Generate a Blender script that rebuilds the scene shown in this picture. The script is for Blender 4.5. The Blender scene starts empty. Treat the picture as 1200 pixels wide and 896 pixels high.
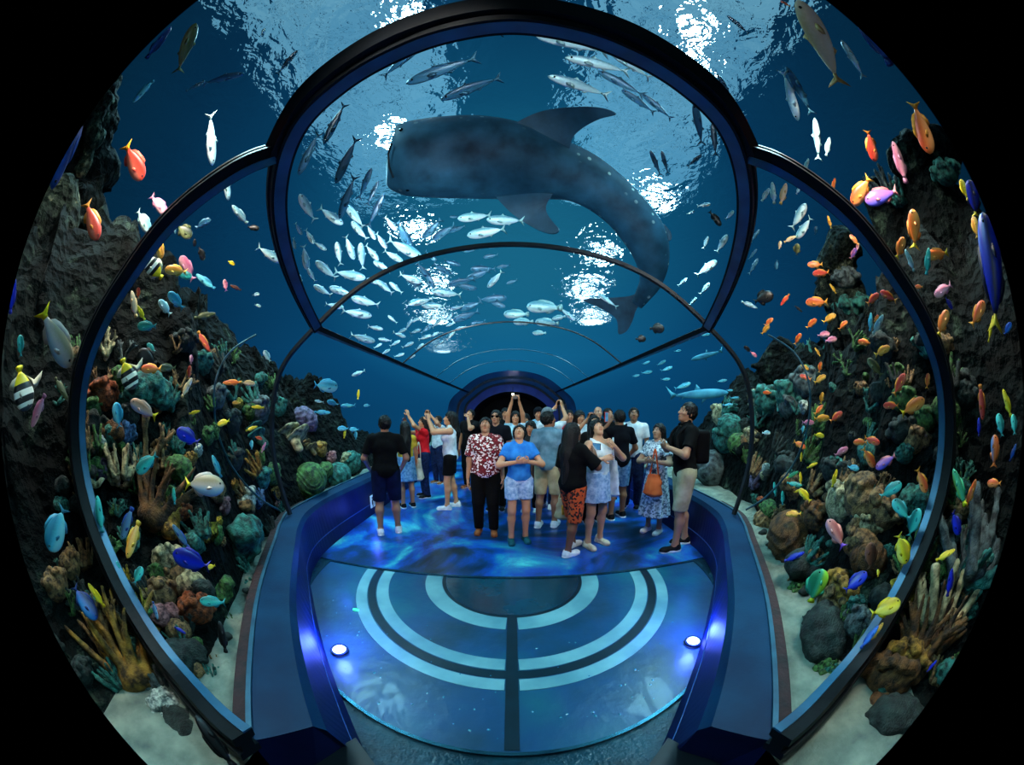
import bpy, bmesh, math, random
import numpy as np
from mathutils import Vector, Matrix, Quaternion
from mathutils.bvhtree import BVHTree
random.seed(7); RNG = np.random.default_rng(7)
SC = bpy.context.scene
COL = SC.collection
PI = math.pi
# ------------------------------------------------------------------ camera (180 degree fisheye standing in the tunnel)
CX, CY, KPD, EYE, PITCH = 600.0, 474.0, 6.6667, 1.65, math.radians(1.05)
cam = bpy.data.cameras.new('camera'); camo = bpy.data.objects.new('camera', cam); COL.objects.link(camo)
camo.location = (0, 0, EYE); camo.rotation_euler = (PI / 2 + PITCH, 0, 0)
cam.type = 'PANO'; cam.clip_start = 0.02; cam.clip_end = 400
cc = cam if hasattr(cam, 'panorama_type') else cam.cycles
cc.panorama_type = 'FISHEYE_LENS_POLYNOMIAL'
cc.fisheye_fov = PI
cam.sensor_width = 36; cam.sensor_fit = 'HORIZONTAL'
for k in range(5): setattr(cc, 'fisheye_polynomial_k%d' % k, 0.0)
cc.fisheye_polynomial_k1 = -(PI / 2) / (90 * KPD * 36 / 1200)
cam.shift_y = (CY - 448) / 896
SC.camera = camo
SC.view_settings.view_transform = 'Standard'
SC.view_settings.look = 'None'
try:
    SC.cycles.caustics_refractive = False; SC.cycles.caustics_reflective = False
    SC.cycles.sample_clamp_indirect = 4.0
    SC.cycles.max_bounces = 6; SC.cycles.transparent_max_bounces = 12
except Exception: pass

def ray(px, py):
    dx = px - CX; dy = CY - py; r = math.hypot(dx, dy); t = math.radians(r / KPD)
    s = math.sin(t) / max(r, 1e-6); x, y, z = dx * s, math.cos(t), dy * s
    c, q = math.cos(PITCH), math.sin(PITCH)
    return Vector((x, y * c - z * q, y * q + z * c))
def pt(px, py, d): return Vector((0, 0, EYE)) + ray(px, py) * d
def atz(px, py, z): d = ray(px, py); return Vector((0, 0, EYE)) + d * ((z - EYE) / d.z)
def aty(px, py, y): d = ray(px, py); return Vector((0, 0, EYE)) + d * (y / d.y)
def atx(px, py, x): d = ray(px, py); return Vector((0, 0, EYE)) + d * (x / d.x)

# ------------------------------------------------------------------ objects
def link(o, parent=None):
    COL.objects.link(o)
    if parent is not None: o.parent = parent
    return o
def tag(o, label=None, cat=None, group=None, kind=None):
    if label: o['label'] = label
    if cat: o['category'] = cat
    if group: o['group'] = group
    if kind: o['kind'] = kind
    return o
def mobj(name, me, mats=None, parent=None):
    o = bpy.data.objects.new(name, me)
    if mats is not None:
        if not isinstance(mats, (list, tuple)): mats = [mats]
        if not me.materials:
            for m in mats: me.materials.append(m)
        else:
            for i, m in enumerate(mats):
                if me.materials[i] != m:
                    o.material_slots[i].link = 'OBJECT'; o.material_slots[i].material = m
    return link(o, parent)
def empty(name, loc=(0, 0, 0), rz=0):
    o = bpy.data.objects.new(name, None); o.location = loc; o.rotation_euler = (0, 0, rz); o.empty_display_size = .1
    return link(o)
def mesh(name, V, F, smooth=True):
    me = bpy.data.meshes.new(name)
    V = np.asarray(V, dtype=np.float32)
    me.from_pydata(V.tolist(), [], F.tolist() if isinstance(F, np.ndarray) else F)
    if smooth: me.polygons.foreach_set('use_smooth', np.ones(len(me.polygons), dtype=bool))
    me.update(); return me
class MB:
    def __init__(s): s.v = []; s.f = []
    def add(s, V, F):
        n = len(s.v); s.v += [tuple(p) for p in V]; s.f += [tuple(i + n for i in f) for f in F]; return s
    def box(s, c, d, M=None):
        c = Vector(c); x, y, z = d[0] / 2, d[1] / 2, d[2] / 2
        V = [Vector((a * x, b * y, e * z)) for a in (-1, 1) for b in (-1, 1) for e in (-1, 1)]
        if M: V = [M @ v for v in V]
        return s.add([c + v for v in V], [(0, 1, 3, 2), (4, 6, 7, 5), (0, 4, 5, 1), (2, 3, 7, 6), (0, 2, 6, 4), (1, 5, 7, 3)])
    def tube(s, P, r, n=8, cap=True):
        P = [Vector(p) for p in P]; R = r if isinstance(r, (list, tuple)) else [r] * len(P); V = []; F = []
        up = Vector((.13, .21, .97))
        for i, p in enumerate(P):
            t = (P[min(i + 1, len(P) - 1)] - P[max(i - 1, 0)]).normalized()
            a = t.cross(up)
            if a.length < 1e-4: a = t.cross(Vector((1, 0, 0)))
            a.normalize(); b = t.cross(a)
            for k in range(n):
                q = 2 * PI * k / n; V.append(p + (a * math.cos(q) + b * math.sin(q)) * R[i])
        for i in range(len(P) - 1):
            for k in range(n):
                F.append((i * n + k, i * n + (k + 1) % n, (i + 1) * n + (k + 1) % n, (i + 1) * n + k))
        if cap: F.append(tuple(range(n - 1, -1, -1))); F.append(tuple((len(P) - 1) * n + k for k in range(n)))
        return s.add(V, F)
    def me(s, name, smooth=False): return mesh(name, s.v, s.f, smooth)
def catmull(P, n=8):
    P = [Vector(p) for p in P]; out = []
    for i in range(len(P) - 1):
        a = P[max(i - 1, 0)]; b = P[i]; c = P[i + 1]; d = P[min(i + 2, len(P) - 1)]
        for k in range(n):
            t = k / n
            out.append(.5 * ((2 * b) + (c - a) * t + (2 * a - 5 * b + 4 * c - d) * t * t + (3 * b - a - 3 * c + d) * t ** 3))
    out.append(P[-1]); return out
def sweep(P, prof, centre):
    """profile (u outwards from centre, v along the side) swept along P; centre(p) = the point the inside faces"""
    mb = MB(); n = len(prof); V = []; F = []
    for i, p in enumerate(P):
        t = (P[min(i + 1, len(P) - 1)] - P[max(i - 1, 0)]).normalized()
        o = (p - centre(p)); o = (o - t * o.dot(t)).normalized(); b = t.cross(o)
        for (u, v) in prof: V.append(p + o * u + b * v)
    for i in range(len(P) - 1):
        for k in range(n): F.append((i * n + k, i * n + (k + 1) % n, (i + 1) * n + (k + 1) % n, (i + 1) * n + k))
    F.append(tuple(range(n - 1, -1, -1))); F.append(tuple((len(P) - 1) * n + k for k in range(n)))
    return mb.add(V, F)

# ------------------------------------------------------------------ materials
def newmat(name):
    m = bpy.data.materials.new(name); m.use_nodes = True; nt = m.node_tree; nt.nodes.clear(); return m, nt
def nd(nt, typ, **kw):
    n = nt.nodes.new(typ)
    for k, v in kw.items():
        if k == 'inp':
            for a, b in v.items():
                n.inputs[a].default_value = b
        else: setattr(n, k, v)
    return n
def c4(c): return (c[0], c[1], c[2], 1.0)
def hexc(h):
    h = h.lstrip('#'); v = [int(h[i:i + 2], 16) / 255 for i in (0, 2, 4)]
    return tuple(x / 12.92 if x <= .04045 else ((x + .055) / 1.055) ** 2.4 for x in v)
def H(c): return hexc(c) if isinstance(c, str) else c
MATS = {}
def pm(name, c1, c2=None, scale=8, rough=.6, bump=.0, bscale=None, metal=0., spec=.4, emis=0., ecol=None, tex='noise', lo=.35, hi=.65, coat=0., c3=None, sheen=0., detail=4, stretch=None):
    """procedural principled material: c1..c2 (..c3) through a noise / voronoi / wave texture in object space"""
    if name in MATS: return MATS[name]
    c1 = H(c1); c2 = H(c2) if c2 is not None else tuple(min(1, x * 1.35 + .002) for x in c1)
    m, nt = newmat(name); L = nt.links.new
    tc = nd(nt, 'ShaderNodeTexCoord'); src = tc.outputs['Object']
    if stretch:
        mp = nd(nt, 'ShaderNodeMapping'); mp.inputs['Scale'].default_value = stretch; L(src, mp.inputs[0]); src = mp.outputs[0]
    if tex == 'voronoi':
        t = nd(nt, 'ShaderNodeTexVoronoi', inp={'Scale': scale}); out = t.outputs['Distance']
    elif tex == 'cells':
        t = nd(nt, 'ShaderNodeTexVoronoi', inp={'Scale': scale}); sx = nd(nt, 'ShaderNodeSeparateColor'); L(t.outputs['Color'], sx.inputs[0]); out = sx.outputs[0]
    elif tex == 'wave':
        t = nd(nt, 'ShaderNodeTexWave', inp={'Scale': scale, 'Distortion': 3.0, 'Detail': 2.0}); out = t.outputs['Fac']
    else:
        t = nd(nt, 'ShaderNodeTexNoise', inp={'Scale': scale, 'Detail': detail}); out = t.outputs['Fac']
    L(src, t.inputs['Vector'])
    cr = nd(nt, 'ShaderNodeValToRGB'); e = cr.color_ramp.elements
    e[0].position = lo; e[0].color = c4(c1); e[1].position = hi; e[1].color = c4(c2)
    if c3 is not None: q = cr.color_ramp.elements.new((lo + hi) / 2); q.color = c4(H(c3))
    L(out, cr.inputs[0])
    b = nd(nt, 'ShaderNodeBsdfPrincipled', inp={'Roughness': rough, 'Metallic': metal, 'Specular IOR Level': spec, 'Coat Weight': coat, 'Sheen Weight': sheen})
    L(cr.outputs[0], b.inputs['Base Color'])
    if emis:
        b.inputs['Emission Strength'].default_value = emis
        if ecol is not None: b.inputs['Emission Color'].default_value = c4(H(ecol))
        else: L(cr.outputs[0], b.inputs['Emission Color'])
    if bump:
        t2 = nd(nt, 'ShaderNodeTexNoise', inp={'Scale': bscale or scale * 3, 'Detail': 5.0}); L(tc.outputs['Object'], t2.inputs['Vector'])
        bp = nd(nt, 'ShaderNodeBump', inp={'Strength': bump, 'Distance': .02}); L(t2.outputs['Fac'], bp.inputs['Height']); L(bp.outputs[0], b.inputs['Normal'])
    o = nd(nt, 'ShaderNodeOutputMaterial'); L(b.outputs[0], o.inputs[0])
    MATS[name] = m; return m

# ------------------------------------------------------------------ signed distance modelling (numpy surface nets)
def hash3(i, j, k):
    n = (i * 374761393 + j * 668265263 + k * 2147483647 * 3) & 0xffffffff
    n = ((n ^ (n >> 13)) * 1274126177) & 0xffffffff
    return ((n ^ (n >> 16)) & 0xffff) / 65535.0
def vnoise(P, s):
    P = np.asarray(P, dtype=np.float64) * s; I = np.floor(P).astype(np.int64); f = P - I; f = f * f * (3 - 2 * f); r = 0
    for a in (0, 1):
        for b in (0, 1):
            for c in (0, 1):
                w = (f[..., 0] if a else 1 - f[..., 0]) * (f[..., 1] if b else 1 - f[..., 1]) * (f[..., 2] if c else 1 - f[..., 2])
                r = r + w * hash3(I[..., 0] + a, I[..., 1] + b, I[..., 2] + c)
    return r * 2 - 1
def fbm(P, s, o=4):
    r = 0; a = 1
    for k in range(o): r = r + a * vnoise(P + 17.3 * k, s); s *= 2.03; a *= .5
    return r
class SDF:
    """list of primitives evaluated only near themselves, blended with a polynomial smooth minimum"""
    def __init__(s, k=.03): s.p = []; s.k = k; s.cuts = []
    def cone(s, a, b, ra, rb, k=None, cut=None): s.p.append(('c', np.array(a, float), np.array(b, float), ra, rb, s.k if k is None else k, cut)); return s
    def ell(s, c, r, R=None, k=None, sub=False): s.p.append(('s' if sub else 'e', np.array(c, float), np.array(r, float), None if R is None else np.array(R, float), s.k if k is None else k)); return s
    def box(s, c, h, rad=.01, R=None, k=None): s.p.append(('b', np.array(c, float), np.array(h, float), None if R is None else np.array(R, float), rad, s.k if k is None else k)); return s
    def fr(s, c0, c1, r0, r1, folds=0, amp=0, ph=0, k=None):
        """upright frustum from centre c0 (top) to c1 (bottom), elliptical radii r0=(x,y), r1=(x,y), yaw in ph"""
        s.p.append(('f', np.array(c0, float), np.array(c1, float), np.array(r0, float), np.array(r1, float), folds, amp, ph, s.k if k is None else k)); return s
    def cut(s, p, n): s.cuts.append((np.array(p, float), np.array(n, float) / np.linalg.norm(n))); return s
    def bounds(s):
        lo = np.full(3, 1e9); hi = -lo
        for q in s.p:
            if q[0] == 'c': a = np.minimum(q[1] - q[3], q[2] - q[4]); b = np.maximum(q[1] + q[3], q[2] + q[4])
            elif q[0] == 'e': m = q[2].max() if q[3] is not None else q[2]; a = q[1] - m; b = q[1] + m
            elif q[0] == 'b': m = (np.linalg.norm(q[2]) if q[3] is not None else q[2]) + q[4]; a = q[1] - m; b = q[1] + m
            elif q[0] == 'f':
                m = max(q[3].max(), q[4].max()) * (1 + q[6]); a = np.minimum(q[1], q[2]) - [m, m, 0]; b = np.maximum(q[1], q[2]) + [m, m, 0]
            else: continue
            lo = np.minimum(lo, a); hi = np.maximum(hi, b)
        return lo, hi
    def mesh(s, h, lo=None, hi=None, noise=None):
        if lo is None: lo, hi = s.bounds()
        lo = np.asarray(lo, float) - 2.5 * h; hi = np.asarray(hi, float) + 2.5 * h
        n = np.ceil((hi - lo) / h).astype(int) + 1
        ax = [lo[i] + h * np.arange(n[i]) for i in range(3)]
        v = np.full(n, .5)
        for q in s.p:
            k = q[5] if q[0] in 'cb' else (q[8] if q[0] == 'f' else q[4])
            if q[0] == 'c': a = np.minimum(q[1] - q[3], q[2] - q[4]); b = np.maximum(q[1] + q[3], q[2] + q[4])
            elif q[0] in 'es': m = q[2].max(); a = q[1] - m; b = q[1] + m
            elif q[0] == 'b': m = np.linalg.norm(q[2]) + q[4]; a = q[1] - m; b = q[1] + m
            else: m = max(q[3].max(), q[4].max()) * (1 + q[6]); a = np.minimum(q[1], q[2]) - [m, m, 0]; b = np.maximum(q[1], q[2]) + [m, m, 0]
            mg = k + 4 * h
            i0 = np.clip(np.floor((a - mg - lo) / h).astype(int), 0, n); i1 = np.clip(np.ceil((b + mg - lo) / h).astype(int) + 1, 0, n)
            if (i1 <= i0).any(): continue
            sl = tuple(slice(i0[j], i1[j]) for j in range(3))
            X, Y, Z = np.meshgrid(ax[0][sl[0]], ax[1][sl[1]], ax[2][sl[2]], indexing='ij')
            P = np.stack([X, Y, Z], -1)
            if q[0] == 'c':
                ba = q[2] - q[1]; L2 = max(ba @ ba, 1e-12); t = np.clip(((P - q[1]) @ ba) / L2, 0, 1)
                d = np.linalg.norm(P - q[1] - t[..., None] * ba, axis=-1) - (q[3] + (q[4] - q[3]) * t)
                if q[6] is not None: d = np.maximum(d, (P - np.array(q[6][0])) @ np.array(q[6][1]))
            elif q[0] in 'es':
                w = P - q[1]
                if q[3] is not None: w = w @ q[3]
                k0 = np.linalg.norm(w / q[2], axis=-1); k1 = np.linalg.norm(w / (q[2] ** 2), axis=-1)
                d = k0 * (k0 - 1) / np.maximum(k1, 1e-6)
            elif q[0] == 'b':
                w = P - q[1]
                if q[3] is not None: w = w @ q[3]
                w = np.abs(w) - q[2]
                d = np.linalg.norm(np.maximum(w, 0), axis=-1) + np.minimum(w.max(-1), 0) - q[4]
            else:
                t = np.clip((P[..., 2] - q[1][2]) / (q[2][2] - q[1][2]), 0, 1)[..., None]
                ctr = q[1] + (q[2] - q[1]) * t; rr = q[3] + (q[4] - q[3]) * t; w = (P - ctr)[..., :2]
                cp, sp = math.cos(q[7]), math.sin(q[7]); w = np.stack([w[..., 0] * cp + w[..., 1] * sp, -w[..., 0] * sp + w[..., 1] * cp], -1)
                rr = rr * (1 + q[6] * t * np.sin(q[5] * np.arctan2(w[..., 1], w[..., 0]))[..., None])
                e = np.linalg.norm(w / rr, axis=-1); d = (e - 1) * rr.min(-1)
                d = np.maximum(d, np.maximum(P[..., 2] - max(q[1][2], q[2][2]), min(q[1][2], q[2][2]) - P[..., 2]))
            o = v[sl]
            if q[0] == 's':
                d = -d; hh = np.maximum(k - np.abs(o - d), 0) / max(k, 1e-6); v[sl] = np.maximum(o, d) + hh * hh * k * .25
            else:
                hh = np.maximum(k - np.abs(o - d), 0) / max(k, 1e-6); v[sl] = np.minimum(o, d) - hh * hh * k * .25
        if s.cuts or noise:
            X, Y, Z = np.meshgrid(*ax, indexing='ij'); P = np.stack([X, Y, Z], -1)
            if noise: v = v + noise(P)
            for (p, nn) in s.cuts: v = np.maximum(v, (P - p) @ nn)
        return surfnets(v, lo, h)
def surfnets(v, lo, h):
    v[0, :, :] = v[-1, :, :] = .5; v[:, 0, :] = v[:, -1, :] = .5; v[:, :, 0] = v[:, :, -1] = .5
    S = v < 0; n = np.array(v.shape); c = n - 1
    def sub(A, o): return A[o[0]:o[0] + c[0], o[1]:o[1] + c[1], o[2]:o[2] + c[2]]
    cs = sum(sub(S, (a, b, e)).astype(np.int8) for a in (0, 1) for b in (0, 1) for e in (0, 1))
    act = (cs > 0) & (cs < 8); ii = np.argwhere(act)
    if len(ii) == 0: return np.zeros((0, 3)), np.zeros((0, 4), int)
    idx = np.full(c, -1, dtype=np.int64); idx[act] = np.arange(len(ii))
    pos = np.zeros((len(ii), 3)); cnt = np.zeros(len(ii))
    for axis in range(3):
        oth = [x for x in range(3) if x != axis]
        for a in (0, 1):
            for b in (0, 1):
                o = np.zeros(3, int); o[oth[0]] = a; o[oth[1]] = b; o2 = o.copy(); o2[axis] = 1
                A = ii + o; B = ii + o2
                va = v[A[:, 0], A[:, 1], A[:, 2]]; vb = v[B[:, 0], B[:, 1], B[:, 2]]
                m = (va < 0) != (vb < 0); t = np.where(m, va / np.where(m, va - vb, 1), 0)
                w = o[None, :].astype(float).repeat(len(ii), 0); w[:, axis] += t
                pos += w * m[:, None]; cnt += m
    V = lo + h * (ii + pos / cnt[:, None]); Q = []
    for axis in range(3):
        u, w = [(1, 2), (2, 0), (0, 1)][axis]
        sl0 = [slice(1, c[x]) for x in range(3)]; sl0[axis] = slice(0, c[axis]); sl1 = list(sl0); sl1[axis] = slice(1, c[axis] + 1)
        a = S[tuple(sl0)]; b = S[tuple(sl1)]; E = np.argwhere(a != b)
        if not len(E): continue
        off = np.array([sl0[x].start for x in range(3)]); E = E + off
        sg = S[E[:, 0], E[:, 1], E[:, 2]]
        eu = np.zeros(3, int); eu[u] = 1; ew = np.zeros(3, int); ew[w] = 1
        g = lambda K: idx[K[:, 0], K[:, 1], K[:, 2]]
        q = np.stack([g(E - eu - ew), g(E - ew), g(E), g(E - eu)], 1); q[~sg] = q[~sg][:, ::-1]; Q.append(q)
    return V, np.concatenate(Q)
def sdfmesh(name, s, h, noise=None, smooth=True):
    V, F = s.mesh(h, noise=noise); return mesh(name, V, F, smooth)
def joinVF(L):
    V = []; F = []; n = 0
    for a, b in L:
        if len(a) == 0: continue
        V.append(a); F.append(b + n); n += len(a)
    return np.concatenate(V), np.concatenate(F)
# ------------------------------------------------------------------ world: the blue of the water all around
w = bpy.data.worlds.new('water_world'); SC.world = w; w.use_nodes = True; nt = w.node_tree; nt.nodes.clear()
g = nd(nt, 'ShaderNodeTexCoord'); L = nt.links.new
sun = nd(nt, 'ShaderNodeVectorMath', operation='DOT_PRODUCT'); sun.inputs[1].default_value = Vector((0, .80, .60)).normalized()
L(g.outputs['Generated'], sun.inputs[0])
cr = nd(nt, 'ShaderNodeValToRGB'); e = cr.color_ramp.elements
WRAMP = ((.0, (.000, .001, .003)), (.2, (.0004, .0045, .014)), (.42, (.0012, .024, .062)), (.62, (.0018, .036, .100)), (.80, (.0025, .062, .165)), (.92, (.006, .13, .28)), (1.0, (.015, .22, .39)))
def wramp(e):
    e[0].position, e[0].color = WRAMP[0][0], c4(WRAMP[0][1]); e[1].position, e[1].color = 1.0, c4(WRAMP[-1][1])
    for pos, col in WRAMP[1:-1]: q = e.new(pos); q.color = c4(col)
wramp(e)
L(sun.outputs['Value'], cr.inputs[0])
bg = nd(nt, 'ShaderNodeBackground', inp={'Strength': 1.0}); L(cr.outputs[0], bg.inputs[0])
wo = nd(nt, 'ShaderNodeOutputWorld'); L(bg.outputs[0], wo.inputs[0])

# ------------------------------------------------------------------ setting materials
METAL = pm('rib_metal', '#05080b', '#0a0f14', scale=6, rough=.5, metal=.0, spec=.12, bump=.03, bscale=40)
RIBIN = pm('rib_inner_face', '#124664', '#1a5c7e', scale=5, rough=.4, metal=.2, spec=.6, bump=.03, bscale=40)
THIN = pm('thin_rib_metal', '#0b141a', '#141f28', scale=6, rough=.4, metal=.0, bump=.03, bscale=40)
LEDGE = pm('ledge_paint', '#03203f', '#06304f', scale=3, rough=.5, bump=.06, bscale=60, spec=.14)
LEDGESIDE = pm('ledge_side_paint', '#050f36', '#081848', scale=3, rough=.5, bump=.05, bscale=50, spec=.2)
TRIMM = pm('ledge_edge_metal', '#1d4258', '#2a586e', scale=9, rough=.4, metal=.2)
RUST = pm('gasket', '#1d1114', '#33181a', scale=14, rough=.8, bump=.4, bscale=30)
SAND = pm('sand', '#4c5a54', '#848f80', scale=7, rough=.95, bump=.7, bscale=26, lo=.3, hi=.7)
WETM = pm('wet_dark_floor', '#06222e', '#0c3a4a', scale=5, rough=.25, bump=.3, bscale=34, spec=.3)
BLACK = pm('dark_void', '#010203', '#020406', scale=3, rough=.8)

# ------------------------------------------------------------------ floor
m, nt = newmat('blue_swirl_floor'); L = nt.links.new
tc = nd(nt, 'ShaderNodeTexCoord')
n1 = nd(nt, 'ShaderNodeTexNoise', inp={'Scale': .62, 'Detail': 6.0, 'Distortion': 2.2, 'Roughness': .6}); L(tc.outputs['Object'], n1.inputs['Vector'])
cr = nd(nt, 'ShaderNodeValToRGB'); e = cr.color_ramp.elements
e[0].position = .36; e[0].color = c4(H('#03202c')); e[1].position = .68; e[1].color = c4(H('#58d4dc'))
for pos, col in ((.45, '#06386a'), (.53, '#0a4cb4'), (.60, '#1a86b8')): q = e.new(pos); q.color = c4(H(col))
L(n1.outputs['Fac'], cr.inputs[0])
n2 = nd(nt, 'ShaderNodeTexNoise', inp={'Scale': 60.0, 'Detail': 2.0}); L(tc.outputs['Object'], n2.inputs['Vector'])
mx = nd(nt, 'ShaderNodeMix', data_type='RGBA', blend_type='MULTIPLY'); mx.inputs[0].default_value = .6
L(cr.outputs[0], mx.inputs[6]); L(n2.outputs['Color'], mx.inputs[7])
b = nd(nt, 'ShaderNodeBsdfPrincipled', inp={'Roughness': .28, 'Specular IOR Level': .55}); L(mx.outputs[2], b.inputs['Base Color'])
bp = nd(nt, 'ShaderNodeBump', inp={'Strength': .12, 'Distance': .01}); L(n2.outputs['Fac'], bp.inputs['Height']); L(bp.outputs[0], b.inputs['Normal'])
o = nd(nt, 'ShaderNodeOutputMaterial'); L(b.outputs[0], o.inputs[0]); FLOORM = m
DC = (0, 2.91); DR = 1.965
mb = MB()
# walkway floor: straight front edge slightly bowed along the disc
n = 24
front = [(-2.24 + 4.48 * i / n, 2.97 - .05 * math.cos(PI * (i / n - .5)), 0) for i in range(n + 1)]
mb.add(front + [(p[0], 22, 0) for p in front], [(i, i + 1, n + 2 + i, n + 1 + i) for i in range(n)])
tag(mobj('floor', mb.me('floor'), FLOORM), 'blue swirl patterned walkway floor under the crowd', 'floor', kind='structure')
mb = MB()
mb.add([(-2.4, -.8, -.012), (2.4, -.8, -.012), (2.4, 3.02, -.012), (-2.4, 3.02, -.012)], [(0, 1, 2, 3)])
tag(mobj('floor_front', mb.me('floor_front'), WETM), 'wet dark metal floor around the round glass panel', 'floor', kind='structure')

def arcpts(r, a0, a1, n, z): return [Vector((DC[0] + r * math.cos(a0 + (a1 - a0) * i / n), DC[1] + r * math.sin(a0 + (a1 - a0) * i / n), z)) for i in range(n + 1)]
def band(r0, r1, a0, a1, z, th=.003, n=40):
    A = arcpts(r0, a0, a1, n, z); B = arcpts(r1, a0, a1, n, z); m = n + 1; dn = Vector((0, 0, th)); mb = MB()
    V = A + B + [p - dn for p in A] + [p - dn for p in B]; F = []
    for i in range(n):
        F += [(i, m + i, m + i + 1, i + 1), (2 * m + i, i, i + 1, 2 * m + i + 1), (m + i, 3 * m + i, 3 * m + i + 1, m + i + 1)]
    F += [(0, 2 * m, 3 * m, m), (n, m + n, 3 * m + n, 2 * m + n)]
    return mb.add(V, F)
GLASSF = pm('glass_floor_panel', '#05303f', '#0b5468', scale=1.1, rough=.33, spec=.45, bump=.2, bscale=11, coat=.06, c3='#083f66')
GLASSIN = pm('glass_floor_centre', '#04222f', '#0a4154', scale=1.3, rough=.2, spec=.6, bump=.10, bscale=9, coat=.1)
RINGW = pm('pale_ring', '#4c8490', '#6ea6ae', scale=2.5, rough=.3, spec=.5, bump=.04, bscale=20)
SEAM = pm('disc_seam', '#031a24', '#05222e', scale=6, rough=.3)
disc = tag(empty('glass_floor', (0, 0, 0)), 'half-round glass floor panel with pale concentric rings', 'glass floor')
mb = MB(); A = arcpts(DR, PI, 2 * PI, 64, .004); mb.add(A + [p - Vector((0, 0, .012)) for p in A], [tuple(range(65))] + [(i, 65 + i, 66 + i, i + 1) for i in range(64)] + [(64, 129, 65, 0)])
mobj('glass_panel', mb.me('glass_panel'), GLASSF, disc)
mobj('centre_panel', band(.02, .64, PI + .01, 2 * PI - .01, .0065).me('cp'), GLASSIN, disc)
for (r0, r1) in ((1.39, 1.49), (1.19, 1.30), (.68, .84)):
    for s in (0, 1):
        g0 = .045 / ((r0 + r1) / 2)
        a0, a1 = (PI + .015, 1.5 * PI - g0) if s == 0 else (1.5 * PI + g0, 2 * PI - .015)
        mobj('pale_ring', band(r0, r1, a0, a1, .0072, n=40).me('pale_ring'), RINGW, disc)
mobj('dark_ring', band(1.31, 1.38, PI + .012, 2 * PI - .012, .0066).me('dark_ring'), SEAM, disc)
mobj('dark_ring', band(.645, .675, PI + .012, 2 * PI - .012, .0068).me('dark_ring'), SEAM, disc)
mobj('centre_bar', MB().box((0, 1.61, .0075), (.075, 1.3, .006)).me('centre_bar'), SEAM, disc)
RIMM = pm('disc_rim', '#1c4656', '#2f6474', scale=7, rough=.25, metal=.8)
mobj('rim', band(DR, DR + .022, PI, 2 * PI, .012, th=.02, n=64).me('rim'), RIMM, disc)
mobj('rim', MB().box((0, 2.915, .006), (2 * DR, .03, .02)).me('back_rim'), RIMM, disc)
# recessed lamps at the rim of the glass disc
LAMPB = pm('blue_lamp_lens', '#9db4ff', '#c8d4ff', scale=4, emis=22, ecol='#5a6cff')
LAMPRIM = pm('lamp_rim', '#101c30', '#1a2a44', scale=5, rough=.4, metal=.6)
def floor_lamp(px, py, lab):
    p = atz(px, py, .012); t = tag(empty('floor_spotlight', p), lab, 'lamp', 'spotlights at the glass floor edge')
    mb = MB(); V = [(math.cos(k * PI / 8) * .05, math.sin(k * PI / 8) * .05, .012) for k in range(16)]
    mb.add(V + [(v[0] * .9, v[1] * .9, .017) for v in V], [(i, (i + 1) % 16, 16 + (i + 1) % 16, 16 + i) for i in range(16)] + [tuple(range(16, 32))])
    mobj('lens', mb.me('lens'), LAMPB, t)
    mb = MB(); V = [(math.cos(k * PI / 12), math.sin(k * PI / 12)) for k in range(24)]
    R = [(a * .066, b * .066, 0) for a, b in V] + [(a * .066, b * .066, .014) for a, b in V] + [(a * .05, b * .05, .014) for a, b in V] + [(a * .05, b * .05, 0) for a, b in V]
    mb.add(R, [(k * 24 + i, k * 24 + (i + 1) % 24, (k + 1) % 4 * 24 + (i + 1) % 24, (k + 1) % 4 * 24 + i) for k in range(4) for i in range(24)])
    mobj('lamp_rim', mb.me('lamp_rim'), LAMPRIM, t)
    l = bpy.data.lights.new('blue_spot', 'POINT'); l.energy = 20; l.color = (.05, .10, 1.0); l.shadow_soft_size = .05
    lo = bpy.data.objects.new('floor_spotlight_glow', l); lo.location = p + Vector((0, 0, .16)); link(lo)
floor_lamp(398, 762, 'bright blue spotlight at the left edge of the glass floor')
floor_lamp(812, 752, 'bright blue spotlight at the right edge of the glass floor')
t = tag(mobj('green_reflection_bar', MB().box(atz(417, 714, .012), (.05, .02, .008)).me('il'), pm('green_reflection_glow', '#20ff90', '#40ffa0', emis=3)), 'small green reflection modelled as a glowing bar, left of the glass floor', 'light')

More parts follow.
